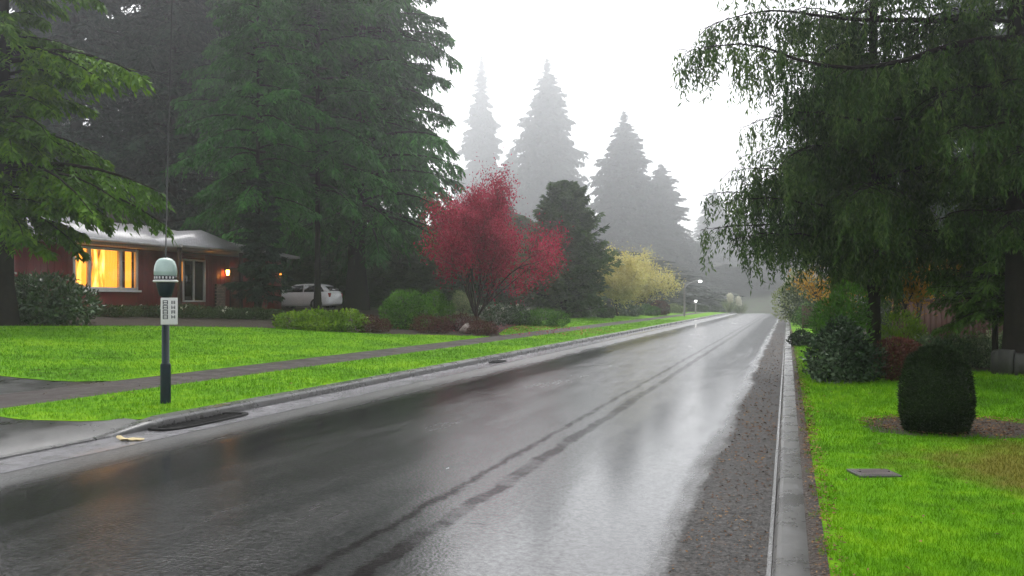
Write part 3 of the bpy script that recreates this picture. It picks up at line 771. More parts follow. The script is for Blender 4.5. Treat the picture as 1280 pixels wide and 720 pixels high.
shrub('hedge_shrub', 122, [(0, 0, .42, 1.0, .7, .46), (.9, 0, .34, .6, .6, .4), (-.7, 0, .36, .7, .6, .42)], 5000, .1, .045, M['green_leaf'], loc=at(lg(676, 408)), rz=TH,
      label='smooth rounded green shrub on the far lawn in front of the dark evergreen', cat='shrub')
ml = [(722, -14.2, 1.0, .6, 'hedge_leaf', 'low shrub at the foot of the rounded dark evergreen'), (757, -12.4, .7, .8, 'hedge_leaf', 'small dark bush left of the yellow trees'),
      (783, -12.4, 1.5, .95, 'rhodo', 'dark green bush under the smaller yellow tree'), (806, -11.8, 1.5, .9, 'green_leaf', 'mid green bush between the two yellow trees'),
      (824, -11.2, 1.1, 1.3, 'red_leaf', 'dark reddish bush under the larger yellow tree'), (842, -11.4, 1.6, .9, 'pale_leaf', 'pale flowering bush at the foot of the street lamp'),
      (866, -11.6, 2.4, .9, 'hedge_leaf', 'low grey-green hedge bush beyond the street lamp'), (888, -11.2, 3.0, 1.1, 'hedge_leaf', 'farthest grey-green bush on the left before the plume grass')]
for i, (px, lat, w, h, mt, lab) in enumerate(ml):
    shrub('roadside_bush', 130 + i, [(0, 0, h*.5, w*.55, w*.5, h*.55), (w*.45, .1, h*.42, w*.42, w*.4, h*.45), (-w*.45, 0, h*.4, w*.4, w*.4, h*.45)], 2200, .15, .075, M[mt],
          loc=at(spot(px, lat)), label=lab, cat='bush', group='bushes along the far left pavement')
def plume(seed, px, lat, h, lab):
    g = np.random.default_rng(seed); root = empty('plume_grass', at(spot(px, lat)), 0, lab, 'ornamental grass', 'pale plume grasses at the end of the street')
    n = 260; a_ = g.uniform(0, 6.28, n)
    P0 = np.stack([g.normal(0, .12, n), g.normal(0, .12, n), np.zeros(n)], -1)
    v, q = leaves(P0, np.stack([np.cos(a_)*.6, np.sin(a_)*.6, g.uniform(.5, 1.5, n)], -1), g.normal(0, 1, (n, 3)), g.uniform(.5, .9, n)*h, np.full(n, .05), .1)
    mesh_obj('foliage', v, q, None, M['pale_leaf'], root)
    mb = MB()
    for i in range(14):
        a1 = g.uniform(0, 6.28); le = g.uniform(.05, .3)*h; hh = h*g.uniform(.8, 1.05)
        tip = np.array([math.cos(a1)*le, math.sin(a1)*le, hh]); m = 60
        u = g.uniform(.62, 1.0, m)[:, None]; P1 = tip*u + g.normal(0, .03, (m, 3))
        v, q = leaves(P1, np.stack([np.cos(a1)*np.ones(m)*.3, np.sin(a1)*np.ones(m)*.3, np.ones(m)], -1) + g.normal(0, .5, (m, 3)), g.normal(0, 1, (m, 3)), np.full(m, .34), np.full(m, .06), .2); mb.add(v, q)
        mb.tube([(0, 0, 0), tip*.5, tip], [.012, .01, .008], 4, False)
    mb.build('plume', M['plume'], root)
plume(150, 911, -7.5, 2.5, 'taller pale plume grass left of its pair at the end of the street')
plume(151, 925, -7.35, 3.0, 'pale plume grass nearer the road at the end of the street')
mb = MB(); bm = bmesh.new(); bmesh.ops.create_icosphere(bm, subdivisions=3, radius=1)
g = np.random.default_rng(9)
for w in bm.verts:
    c = w.co; k = 1 + .12*math.sin(4*c.x+1) + .1*math.sin(5*c.y) + .08*math.sin(6*c.z+2); w.co = (c.x*.3*k, c.y*.24*k, c.z*.22*k + .12)
mb.bm(bm); o = mb.build('garden_rock', plain('rock', (.19, .15, .13), .6, .4, 5, .6, 18), None, True); o.location = at(lg(583, 417)); tag(o, 'pale brown rock among the dark red heathers by the pavement', 'rock')

# ---- right side
p = ray(1092, 16.5); m0 = np.array(at(p)); g = np.random.default_rng(4)
limbs = []
for i in range(46):
    z = 2.7 + 9.5*(i/46)**.95; az = i*2.4 + g.normal(0, .3)
    fac = math.cos(az - (math.pi + TH))          # +1 towards the street side
    ln = (2.75 if z < 6 else 2.75 - (z-6)*.2)*g.uniform(.75, 1.05)
    if 4.2 < z < 6.2 and fac > .2: ln *= .9
    if z < 3.6 and fac < -.2: ln *= .62
    b = np.array([math.cos(az), math.sin(az), 0])
    up = g.uniform(.12, .32)
    limbs.append(([(0, 0, z), b*ln*.4 + [0, 0, z + up*ln*.4], b*ln*.75 + [0, 0, z + up*ln*.42], b*ln + [0, 0, z + up*ln*.2]], 1.0 if z < 7.5 else .9, 1.3 if z < 6.2 else .6))
lb = np.array([-CS, -SN, 0]); fb = np.array([-SN, CS, 0])
for z, ln, f in ((2.8, 3.5, .2), (3.2, 3.2, -.7), (2.6, 2.9, -.3), (3.5, 3.2, .9), (3.9, 2.9, -.2), (4.4, 2.7, .4)):
    b = lb*ln + fb*f
    limbs.append(([(0, 0, z - .2), b*.4 + [0, 0, z + .15], b*.75 + [0, 0, z + .22], b*.9 + [0, 0, z + .24], b + [0, 0, z + .3]], .75, .75))
for i in range(14):
    az = i*2.4; z = 2.0 + .12*i; ln = g.uniform(.5, .95); b = np.array([math.cos(az), math.sin(az), 0])
    limbs.append(([(0, 0, z), b*ln*.6 + [0, 0, z + .12], b*ln + [0, 0, z - .05]], .45, 2.2))
weeping('weeping_conifer', 7, 14, .125, limbs, M['dark_bark'], M['weeping'], strand=(.3, 1.05), loc=tuple(m0), label='weeping conifer hanging over the right kerb, slender trunk rising behind the glossy shrub', cat='tree')

p = ray(1279, 14.2); r0 = np.array(at(p)); limbs = []
def screen_limb(pts):      # points measured along the left (a), away (b) and up (z) from the trunk
    return [lb*a + fb*b + [0, 0, z - r0[2]] for a, b, z in pts]
limbs += [(screen_limb([(0, 0, 6.2), (.6, -.3, 6.15), (2.0, -.5, 5.75), (2.8, -.6, 5.5), (4.2, -.6, 5.6), (4.7, -.5, 5.9), (6.05, -.4, 6.0)]), .95, 1.0),
          (screen_limb([(0, 0, 5.4), (1.3, .5, 5.0), (2.5, .9, 4.85), (3.3, 1.2, 5.2), (4.6, 1.6, 5.2)]), .8, .8),
          (screen_limb([(0, 0, 6.7), (.8, .4, 6.65), (2.7, .6, 6.7), (4.4, .5, 6.9), (5.6, .4, 6.75)]), 1.0, 1.0),
          (screen_limb([(0, 0, 7.2), (2.0, -.9, 7.2), (4.2, -1.2, 7.3), (5.4, -1.3, 7.1)]), .9, 1.0),
          (screen_limb([(0, 0, 4.7), (.8, -.8, 4.5), (1.7, -1.3, 4.3), (2.4, -1.6, 4.2)]), .6, .8),
          (screen_limb([(0, 0, 8.0), (2.5, .5, 8.2), (5.2, .9, 8.1)]), 1.0, .7)]
for i in range(34):
    z = 3.6 + 10*(i/34); az = i*2.4 + .5; ln = g.uniform(2.2, 3.6)*(1 - (z-3.5)/22)
    b = np.array([math.cos(az), math.sin(az), 0])
    if z < 4.6: ln *= .6
    limbs.append(([(0, 0, z), b*ln*.5 + [0, 0, z + .12*ln], b*ln + [0, 0, z - .05*ln]], (.9), .5 if z < 9 else .3))
for i in range(44):
    az = g.uniform(-2.9, .6) - TH*0; z = 2.9 + .075*i; ln = g.uniform(.8, 1.6); b = np.array([math.cos(az), math.sin(az), 0])
    limbs.append(([(0, 0, z), b*ln*.6 + [0, 0, z + .14], b*ln + [0, 0, z - .05]], .6, 1.3))
for a_, bb, z in ((.9, .9, 2.9), (.7, -.8, 3.0), (.3, -1.1, 3.1)):
    limbs.append((screen_limb([(0, 0, z - .1), (a_*.5, bb*.5, z + .1), (a_, bb, z - .12)]), .6, 1.5))
weeping('old_conifer', 8, 18, .27, limbs, M['dark_bark'], M['weeping'], strand=(.25, .85), loc=tuple(r0), label='old conifer with thick black trunk at the right edge, long limbs over the street', cat='tree')
M['stand_in'] = leaf_mat('stand_in', (.02, .05, .008), (.05, .12, .014), (.11, .22, .03), bough=True)  # separate conifer added for the old tree's low boughs, to read brighter
conifer('stand_in_conifer', 91, 3.7, .85, 1.3, 150, 22, 10, .12, .035, M['dark_bark'], M['stand_in'], droop=.35, rise=.25, hang=.9, r=.05, vmin=.6, vmax=1.1, twig=.45, prof=lambda t: (1-t)**.5*np.minimum(1, .8 + t),
        loc=at(ray(1243, 15.3)), label='young conifer added for low boughs of the old one, left of the thick black trunk', cat='tree')
# low stone ring about the trunk
mb = MB(); g = np.random.default_rng(12)
for i in range(9):
    a0 = i*2*math.pi/9 + .03; a1 = (i+1)*2*math.pi/9 - .03; h = g.uniform(.4, .47)
    ring = []
    for aa in np.linspace(a0, a1, 5):
        c_, s_ = math.cos(aa), math.sin(aa); j = g.normal(0, .012)
        ring.append([(c_*(.36+j), s_*(.36+j), -.1), (c_*(.52+j), s_*(.52+j), -.1), (c_*(.5+j), s_*(.5+j), h-.04), (c_*(.47+j), s_*(.47+j), h), (c_*(.39+j), s_*(.39+j), h), (c_*(.36+j), s_*(.36+j), h-.04)])
    mb.loft(ring)
o = mb.build('planter_ring', plain('ring_stone', (.03, .029, .025), .6, .4, 5, .5, 20)); o.location = at(p); tag(o, 'low dark stone ring round the thick trunk at the right edge', 'planter')

# clipped yew: a barrel with a domed top
g = np.random.default_rng(15); n = 26000
root = empty('clipped_yew', at(ray(1170, 8.15)), 0, 'dark clipped yew shaped like a barrel on the right lawn', 'topiary')
prof_z = np.array([0, .04, .2, .38, .55, .68, .77, .83, .862, .875]); prof_r = np.array([.3, .328, .366, .37, .352, .32, .275, .2, .11, 0.0])
u = g.random(n); s_ = np.interp(u, [0, .12, .8, 1], [0, .12, .72, .875]); a_ = g.uniform(0, 6.283, n)
top = g.random(n) < .3; rr = np.where(top, .3*np.sqrt(g.random(n)), np.interp(s_, prof_z, prof_r)); zz = np.where(top, np.interp(-rr, -prof_r[::-1][:6][::-1], prof_z[4:]), s_)
P = np.stack([rr*np.cos(a_), rr*np.sin(a_), zz], -1)*(1 + .03*np.sin(4*a_ + 6*zz) + .02*np.sin(9*a_ - 14*zz))[:, None]
out = np.stack([np.cos(a_), np.sin(a_), np.where(zz > .7, 1.2, .1)], -1)
D = out*.7 + g.normal(0, .6, (n, 3)) + np.array([0, 0, .35])
v, q = leaves(P - unit(out)*.012, D, out + g.normal(0, .5, (n, 3)), g.uniform(.014, .04, n)*g.choice([1, 1, 1, 1.7], n), g.uniform(.007, .014, n), .2)
core = MB(); core.lathe(np.stack([prof_r*.915, prof_z*.955], -1), 40); core.add(v, q); core.build('foliage', M['yew'], root); root.scale = (.9, .9, .98)
mb = MB(); mb.tube([(0, 0, -.1), (0, 0, .3), (.01, 0, .6)], [.06, .05, .03], 8); mb.build('stem', M['dark_bark'], root)

shrub('glossy_shrub', 160, [(0, 0, .45, .5, .5, .48), (-.22, -.1, .4, .42, .4, .42), (.25, -.1, .32, .4, .4, .36), (.05, .1, .72, .34, .34, .34), (-.1, -.2, .2, .55, .4, .25)], 5600, .075, .045, M['glossy_leaf'], rag=.1,
      loc=at(ray(1052, 13.4)), rz=TH, label='dark glossy leafed shrub beside the right kerb, in front of the weeping conifer', cat='shrub')
shrub('feathery_shrub', 161, [(0, 0, .7, .45, .45, .7), (.15, 0, 1.2, .34, .34, .5), (-.2, .1, .9, .34, .36, .5)], 4200, .11, .03, M['green_leaf'], up=.6,
      loc=at(ray(1052, 15.6)), rz=TH, label='taller feathery green shrub rising behind the dark glossy shrub', cat='shrub')
shrub('round_shrub', 162, [(0, 0, .36, .4, .4, .38), (.06, 0, .3, .36, .36, .3)], 6000, .05, .022, M['red_leaf'], shell=.75, rag=.04,
      loc=at(ray(1123, 13.3)), rz=TH, label='rounded reddish brown shrub between the glossy shrub and the clipped yew', cat='shrub')
shrub('bright_shrub', 163, [(0, 0, .55, .4, .35, .6), (.25, 0, .42, .3, .3, .45), (-.4, 0, .4, .3, .3, .4)], 2600, .11, .03, M['bright_leaf'], up=.6,
      loc=at(ray(1126, 16.6)), rz=TH, label='bright green spiky shrub behind the rounded reddish shrub', cat='shrub')
vl = ['variegated low shrub at the left end of the hedge line under the brown fence', 'variegated low shrub above the clipped yew top', 'variegated low shrub in the middle under the brown fence', 'variegated low shrub beside the stone ring']
for i, px in enumerate((1165, 1192, 1218, 1244)):
    shrub('variegated_shrub', 170 + i, [(0, 0, .32, .36, .34, .34), (.14, -.05, .26, .3, .3, .28), (-.16, 0, .25, .28, .3, .28)], 2300, .07, .035, M['variegated'],
          loc=at(ray(px, 15.7 + .1*i)), rz=TH + i, label=vl[i], cat='shrub', group='variegated shrubs along the fence')
for px, Z, H, sd, nl, lab in ((1156, 18.6, 2.9, 181, 9000, 'orange-leaved small tree in front of the brown fence'), (1038, 24, 2.7, 182, 1500, 'small orange-leaved tree behind the feathery shrub, by the kerb side')):
    broadleaf('orange_tree', sd, H, .75, .8, .05, nl, .1, .045, M['bark'], M['orange'], levels=4, nmain=5, up=.5, jit=.12, loc=at(ray(px, Z)), label=lab, cat='tree', group='orange-leaved small trees')
rb = [(1002, .9, 24, .55, .5, 'glossy_leaf', 'small dark bush close to the right kerb, before the weeping conifer'), (1010, 1.8, 40, 1.2, 1.3, 'green_leaf', 'green bush beside the right kerb farther up the street'),
      (999, 2.2, 52, 2.4, 3.4, 'willow', 'tall pale green bush on the right, near the end of the street'), (1016, 3.4, 46, 2.6, 3.6, 'hedge_leaf', 'tall dark bush on the right, behind the low boards'),
      (1060, 6.5, 40, 3.0, 3.2, 'hedge_leaf', 'dark bush filling the gap right of the weeping trunk'), (1135, 7.0, 30, 2.2, 2.6, 'hedge_leaf', 'dark bush behind the orange tree at the fence end')]
for i, (px, lat, Z, w, h, mt, lab) in enumerate(rb):
    big = h > 2
    shrub('kerbside_bush', 190 + i, [(0, 0, h*.5, w*.5, w*.5, h*.52), (w*.35, .1, h*.4, w*.4, w*.4, h*.42), (-w*.3, 0, h*.36, w*.38, w*.38, h*.38)], 5000 if big else 1600, .16 if big else .08, .07 if big else .045, M[mt],
          loc=at(ray(px, Z)), label=lab, cat='bush', group='bushes behind the right kerb')

# ------------------------------------------------------------------ the red house
M['red_wall'] = plain('red_wall', (.16, .013, .014), .55, .25, 3)
M['white_trim'] = plain('white_trim', (.72, .72, .7), .45, .08, 4)
M['dark_trim'] = plain('dark_trim', (.03, .018, .015), .5, .3, 4)
M['dark_glass'] = NT('dark_glass'); M['dark_glass'] = M['dark_glass'].done(M['dark_glass'].bsdf((.012, .013, .014), .06, None, .6))
def roof_mat():
    t = NT('shingles'); p = t.obj()
    br = t.n('ShaderNodeTexBrick'); m = t.n('ShaderNodeMapping'); m.inputs['Rotation'].default_value = (0, 0, R(90)); t.put(m.inputs[0], p); t.put(br.inputs['Vector'], m.outputs[0])
    br.inputs['Scale'].default_value = 3.2; br.inputs['Mortar Size'].default_value = .03
    t.put(br.inputs['Color1'], (.38, .37, .40)); t.put(br.inputs['Color2'], (.46, .45, .475)); t.put(br.inputs['Mortar'], (.22, .21, .22))  # sky sheen of dark wet shingles put into these pale greys
    c = t.mix(t.mr(t.noise(p, .9, 4), .4, .7), br.outputs['Color'], (.3, .3, .3))
    return t.done(t.bsdf(c, .33, t.bump(br.outputs['Fac'], -.4, .02), .6))
M['shingles'] = roof_mat()
M['gutter_metal'] = plain('gutter_metal', (.5, .5, .5), .35, .15, 3)
HX = -27.0
house = empty('red_house', (HX, 28, 1.03), 0, 'low dark red house with a lit picture window and a pale wet roof', 'house')
# all coordinates below: x out from the facade, y along it from 28, z above its ground
def hy(px, lat=HX): return spot(px, lat)[1] - 28
y0, y1 = hy(20), hy(352)
win = (hy(91), hy(171.5), .97, 2.72); slid = (hy(228), hy(256), .45, 2.5); door = (hy(287), hy(301), .05, 2.2); sm = (hy(318), hy(334), 1.1, 2.2)
ysp = sorted({y0, y1, *[a for h in (win, slid, door, sm) for a in h[:2]]})
mb = MB()
for a, b in zip(ysp[:-1], ysp[1:]):
    hole = [h for h in (win, slid, door, sm) if h[0] <= a + 1e-6 and h[1] >= b - 1e-6]
    if hole:
        mb.box((-.15, a, -.4), (0, b, hole[0][2])); mb.box((-.15, a, hole[0][3]), (0, b, 2.78))
    else: mb.box((-.15, a, -.4), (0, b, 2.78))
mb.box((-9.5, y0, -.4), (-.152, y0 + .15, 2.78)); mb.box((-9.5, y1 - .15, -.4), (-.152, y1, 2.78)); mb.box((-9.65, y0, -.4), (-9.5, y1, 2.78))
for k in range(int((y1 - y0)/.3)):      # board-and-batten cladding
    yy = y0 + .15 + k*.3
    if not any(h[0] - .12 < yy < h[1] + .12 for h in (win, slid, door, sm)): mb.box((.001, yy - .018, -.35), (.014, yy + .018, 2.6))
wall = mb.build('wall', M['red_wall'], house)
def hip(name, x0, x1, ya, yb, ze, zr, inset, th=.16, along='y'):
    m = MB(); rings = []
    for dz in (0, -th):
        rings.append([(x0, ya, ze+dz), (x1, ya, ze+dz), (x1, yb, ze+dz), (x0, yb, ze+dz)])
    v = rings[0] + rings[1]
    v += [((x0+x1)/2, ya+inset, zr), ((x0+x1)/2, yb-inset, zr)] if along == 'y' else [(x0+inset, (ya+yb)/2, zr), (x1-inset, (ya+yb)/2, zr)]
    if along == 'y': q = [(1, 2, 9, 8), (3, 0, 8, 9)]; t = [(0, 1, 8), (2, 3, 9)]
    else: q = [(0, 1, 9, 8), (2, 3, 8, 9)]; t = [(1, 2, 9), (3, 0, 8)]
    q += [(0, 4, 5, 1), (1, 5, 6, 2), (2, 6, 7, 3), (3, 7, 4, 0), (7, 6, 5, 4)]
    m.add(v, q, t); return m.build(name, M['shingles'], house)
roof = hip('roof', -10.4, .95, y0 - .8, y1 + .2, 3.02, 4.45, 4.4)
pr = hip('porch_roof', -4.5, 2.1, hy(178), hy(268), 2.98, 3.8, .9, .14, 'x')
for a, b in ((y0 - .8, hy(178) - .05), (hy(268) + .05, y1 + .2)): g_ = MB(); g_.tube([(1.02, a, 2.94), (1.02, b, 2.94)], .065, 8); g_.build('gutter_pipe', M['gutter_metal'], roof, True)
g_ = MB(); g_.tube([(2.16, hy(178) - .02, 2.9), (2.16, hy(268) + .02, 2.9)], .06, 8); g_.build('gutter_pipe', M['gutter_metal'], pr, True)
mb = MB(); mb.box((-5.2, y0 + 9.0, 4.1), (-4.5, y0 + 9.9, 5.35)); mb.box((-5.26, y0 + 8.94, 5.35), (-4.44, y0 + 9.96, 5.43), .02); mb.build('chimney', M['dark_trim'], roof)
for yy in (hy(183), hy(263)):
    mb = MB(); mb.box((1.75, yy - .07, -.35), (1.89, yy + .07, 2.84), .01); mb.build('porch_post', M['dark_trim'], house)
# picture window: white frame, two posts, curtains and a warm room behind
wy0, wy1, wz0, wz1 = win; W_ = wy1 - wy0
mb = MB(); f = .085
mb.box((-.1, wy0, wz0), (.06, wy0 + f, wz1)); mb.box((-.1, wy1 - f, wz0), (.06, wy1, wz1)); mb.box((-.1, wy0 + f, wz1 - f), (.06, wy1 - f, wz1)); mb.box((-.1, wy0 + f, wz0), (.1, wy1 - f, wz0 + .1))
for fr, w in ((.235, .11), (.72, .12)): mb.box((-.09, wy0 + W_*fr - w/2, wz0 + .1), (.05, wy0 + W_*fr + w/2, wz1 - f))
pw = mb.build('window', M['white_trim'], house); tag(pw, 'white framed picture window glowing warm yellow')
mb = MB(); mb.box((.001, wy0 - .1, wz0 - .09), (.16, wy1 + .1, wz0 - .002), .008); mb.build('sill', M['white_trim'], pw)
def room():
    t = NT('lit_room'); p = t.obj()
    st = t.n('ShaderNodeVectorMath', operation='MULTIPLY'); t.put(st.inputs[0], p); st.inputs[1].default_value = (1, 2.2, .5)
    n = t.noise(st.outputs[0], 1.3, 2); n2 = t.noise(st.outputs[0], 4.2, 3)
    c = t.ramp(t.math('ADD', t.math('MULTIPLY', n, .7), t.math('MULTIPLY', n2, .35)), [(.36, (.12, .03, .004)), (.47, (.7, .24, .02)), (.56, (1.0, .46, .07)), (.7, (1.0, .7, .25))])
    e = t.n('ShaderNodeEmission'); t.put(e.inputs[0], c); e.inputs[1].default_value = 1.25
    return t.done(e.outputs[0])
mb = MB(); mb.box((-1.6, wy0 - .3, wz0 - .3), (-1.5, wy1 + .3, wz1 + .1)); mb.build('lit_room', room(), pw)
def curtain_mat():
    t = NT('curtain'); tr = t.n('ShaderNodeBsdfTranslucent'); t.put(tr.inputs[0], (.75, .5, .2))
    e = t.n('ShaderNodeEmission'); t.put(e.inputs[0], (1.0, .4, .045)); e.inputs[1].default_value = .48  # glow of the lit room put into the cloth as its own emission
    ad = t.n('ShaderNodeAddShader'); t.t.links.new(tr.outputs[0], ad.inputs[0]); t.t.links.new(e.outputs[0], ad.inputs[1])
    return t.done(ad.outputs[0])
M['curtain'] = curtain_mat()
for a, b in ((.02, .13), (.2, .34), (.55, .75), (.88, .98)):
    yy = np.linspace(wy0 + W_*a, wy0 + W_*b, 26); xx = -.28 + .05*np.sin(np.arange(26)*1.15); m = len(yy)
    v = np.concatenate([np.stack([xx, yy, np.full(m, wz0 + .02)], -1), np.stack([xx, yy, np.full(m, wz1 - .03)], -1)])
    i = np.arange(m-1); mesh_obj('curtain', v, np.stack([i, i+1, m+i+1, m+i], -1), None, M['curtain'], pw, True)
def pane_mat():
    t = NT('pane'); gl = t.n('ShaderNodeBsdfGlossy'); gl.inputs['Roughness'].default_value = .03; tp = t.n('ShaderNodeBsdfTransparent')
    mx = t.n('ShaderNodeMixShader'); mx.inputs[0].default_value = .05
    t.t.links.new(tp.outputs[0], mx.inputs[1]); t.t.links.new(gl.outputs[0], mx.inputs[2]); return t.done(mx.outputs[0])
M['pane'] = pane_mat()
mb = MB(); mb.box((-.03, wy0 + f, wz0 + .1), (-.022, wy1 - f, wz1 - f)); mb.build('pane', M['pane'], pw)
def framed(name, h, mat, w=.07, mull=()):
    a, b, c, d = h; m = MB()
    m.box((-.1, a, c), (.05, a + w, d)); m.box((-.1, b - w, c), (.05, b, d)); m.box((-.1, a + w, d - w), (.05, b - w, d)); m.box((-.1, a + w, c), (.05, b - w, c + w))
    for fr in mull: m.box((-.09, a + (b-a)*fr - .03, c + w), (.03, a + (b-a)*fr + .03, d - w))
    return m.build(name, mat, house)
sl = framed('sliding_door', slid, M['white_trim'], .08, (.5,)); mb = MB(); mb.box((-.06, slid[0] + .08, slid[2] + .08), (-.05, slid[1] - .08, slid[3] - .08)); mb.build('pane', M['dark_glass'], sl)
M['warm_panel'] = emit('warm_panel', (1, .36, .05), .55)
mb = MB(); mb.box((.004, slid[0] - .2, 1.45), (.05, slid[0] - .06, 2.35)); sd_ = mb.build('side_light', M['warm_panel'], house)
s2 = framed('window', sm, M['dark_trim'], .07); tag(s2, 'small dark framed window')
mb = MB(); mb.box((-.06, sm[0] + .07, sm[2] + .07), (-.05, sm[1] - .07, sm[3] - .07)); mb.build('pane', M['dark_glass'], s2)
dr = framed('door_frame', door, M['dark_trim'], .06); mb = MB(); mb.box((-.1, door[0] + .06, door[2] + .06), (-.05, door[1] - .06, door[3] - .06))
for zz in (.3, 1.2): mb.box((-.05, door[0] + .16, zz), (-.035, door[1] - .16, zz + .7))
d_ = mb.build('door', plain('door_wood', (.10, .03, .018), .5, .3, 5), house); mb = MB(); mb.tube([(-.05, door[0] + .14, 1.05), (.0, door[0] + .14, 1.05), (.0, door[0] + .22, 1.05)], .014, 6); mb.build('handle', M['gutter_metal'], d_)
M['lamp_glow'] = emit('lamp_glow', (1, .4, .07), 14.0)
M['lamp_dim'] = emit('lamp_dim', (1, .3, .04), 1.6)
def lantern(y, z, k=1.0, glow='lamp_glow'):
    m = MB(); m.box((.016, y - .05, z + .0), (.04, y + .05, z + .2), .005); m.tube([(.03, y, z + .16), (.1, y, z + .24), (.16, y, z + .2)], .012, 6)
    m.lathe([(.0, .2), (.1, .16), (.1, .14), (.0, .14)], 12, (.16, y, z - .0)); m.lathe([(.0, -.16), (.06, -.15), (.06, -.13), (0, -.13)], 12, (.16, y, z)); m.tube([(.03, y, z + .02), (.06, y, z - .12), (.16, y, z - .14)], .012, 6)
    o = m.build('porch_lamp', M['dark_trim'], house, True)
    b = MB(); b.lathe([(0, -.128), (.055, -.125), (.085*k, .1), (.08*k, .138), (0, .138)], 12, (.16, y, z)); b.build('lamp_glass', M[glow], o, True)
lantern(hy(281.5), 2.96 - 1.03); lantern(hy(347.5), 1.93, .6, 'lamp_dim')
# stone facing beside the door
t = NT('ledge_stone'); br = t.n('ShaderNodeTexBrick'); mp = t.n('ShaderNodeMapping'); mp.inputs['Rotation'].default_value = (0, R(90), R(90)); t.put(mp.inputs[0], t.obj()); t.put(br.inputs['Vector'], mp.outputs[0]); br.inputs['Scale'].default_value = 3
t.put(br.inputs['Color1'], (.16, .12, .1)); t.put(br.inputs['Color2'], (.26, .2, .16)); t.put(br.inputs['Mortar'], (.04, .03, .025))
M['ledge_stone'] = t.done(t.bsdf(br.outputs['Color'], .7, t.bump(br.outputs['Fac'], -.6, .02)))
mb = MB(); mb.box((.018, hy(268), -.35), (.14, hy(279), 1.35), .01); mb.build('stone_facing', M['ledge_stone'], house)

# ------------------------------------------------------------------ white car parked nose to the house
M['white_paint'] = plain('white_paint', (.84, .85, .86), .22, .03, 2, spec=.6)
M['tyre'] = plain('tyre', (.02, .02, .02), .8, .2, 20); M['rim'] = plain('rim', (.4, .4, .42), .3, .1, 8, metal=.8)
M['black_plastic'] = plain('black_plastic', (.02, .02, .021), .5, .2, 8)
cx, cy = ray(379, 46.6)
car = empty('parked_car', (cx, cy, float(hgt(cx, cy)) + .0), math.pi + R(4), 'white hatchback parked beside the house under the huge dark fir', 'car', None, 1.02)
def ring(x, w, zb, zt, wt):
    return [(x, -w*.92, zb), (x, -w, zb + .12), (x, -w*1.01, (zb + zt)/2), (x, -wt, zt - .04), (x, -wt*.9, zt), (x, 0, zt + .025), (x, wt*.9, zt), (x, wt, zt - .04), (x, w*1.01, (zb + zt)/2), (x, w, zb + .12), (x, w*.92, zb), (x, 0, zb)]
bd = MB()
bd.loft([ring(*a) for a in ((2.16, .62, .36, .62, .58), (2.1, .76, .27, .74, .70), (1.9, .83, .22, .86, .77), (1.5, .86, .2, .93, .80), (1.0, .87, .2, .98, .82), (0, .88, .2, 1.0, .83), (-1.2, .88, .2, 1.02, .83), (-1.8, .86, .24, 1.03, .81), (-2.02, .8, .3, 1.0, .76), (-2.1, .72, .36, .9, .66))])
def rr(x, w, wt, zb, zt): return [(x, -w, zb), (x, -(w+wt)/2, (zb+zt)/2 + .03), (x, -wt, zt - .05), (x, -wt*.85, zt), (x, 0, zt + .02), (x, wt*.85, zt), (x, wt, zt - .05), (x, (w+wt)/2, (zb+zt)/2 + .03), (x, w, zb)]
bd.loft([rr(*a) for a in ((1.05, .78, .76, .94, .99), (.55, .79, .7, .95, 1.26), (.15, .79, .66, .96, 1.43), (-.5, .79, .66, .97, 1.47), (-1.2, .79, .65, .97, 1.45), (-1.62, .78, .62, .97, 1.36), (-1.95, .76, .6, .97, 1.12), (-2.04, .74, .66, .94, 1.0))])
body = bd.build('body', M['white_paint'], car, True)
for sgn in (-1, 1):
    for nm, pts in (('side_window', [(.82, .985), (.2, 1.36), (-.42, 1.39), (-.42, 1.0)]), ('side_window', [(-.5, 1.0), (-.5, 1.39), (-1.2, 1.37), (-1.2, 1.01)]), ('side_window', [(-1.27, 1.01), (-1.27, 1.36), (-1.55, 1.28), (-1.72, 1.03)])):
        m = MB(); P4 = []
        for x, z in pts:
            w = .79 + (.665 - .79)*(z - .96)/.45 + .028
            P4.append((x, sgn*w, z))
        v = P4 + [(a, b - sgn*.05, c) for a, b, c in P4]
        m.add(v, [(0, 1, 2, 3), (7, 6, 5, 4), (0, 4, 5, 1), (1, 5, 6, 2), (2, 6, 7, 3), (3, 7, 4, 0)]); m.build(nm, M['dark_glass'], car)
    for x in (1.32, -1.28):
        m = MB(); m.lathe([(.2, -.1), (.3, -.1), (.32, -.07), (.32, .07), (.3, .1), (.2, .1)], 28); o = m.build('wheel', M['tyre'], car, True)
        o.location = (x, sgn*.815, .32); o.rotation_euler = (R(90), 0, 0)
        m = MB(); m.lathe([(0, -.06), (.06, -.075), (.2, -.085), (.215, -.06), (.2, .06), (0, .06)], 20) if sgn > 0 else m.lathe([(0, .06), (.06, .075), (.2, .085), (.215, .06), (.2, -.06), (0, -.06)], 20)
        m.build('rim', M['rim'], o, True)
        m = MB(); m.lathe([(.0, 0), (.385, 0), (.39, .015), (.0, .015)], 28); a = m.build('wheel_arch', M['black_plastic'], car, True); a.location = (x, sgn*(.873), .35); a.rotation_euler = (R(90*sgn), 0, 0)
        o.location.y = sgn*.84
    m = MB(); m.box((2.0, sgn*.5, .62), (2.14, sgn*.72, .74), .03); m.build('headlight', M['rim'], car, True)
    m = MB(); m.box((-2.1, sgn*.6, .72), (-1.96, sgn*.78, .95), .03); m.build('tail_light', plain('tail_red', (.3, .01, .01), .2, .1), car, True)
    m = MB(); m.box((.62, sgn*.86, .98), (.78, sgn*1.02, 1.1), .03); m.build('wing_mirror', M['white_paint'], car, True)
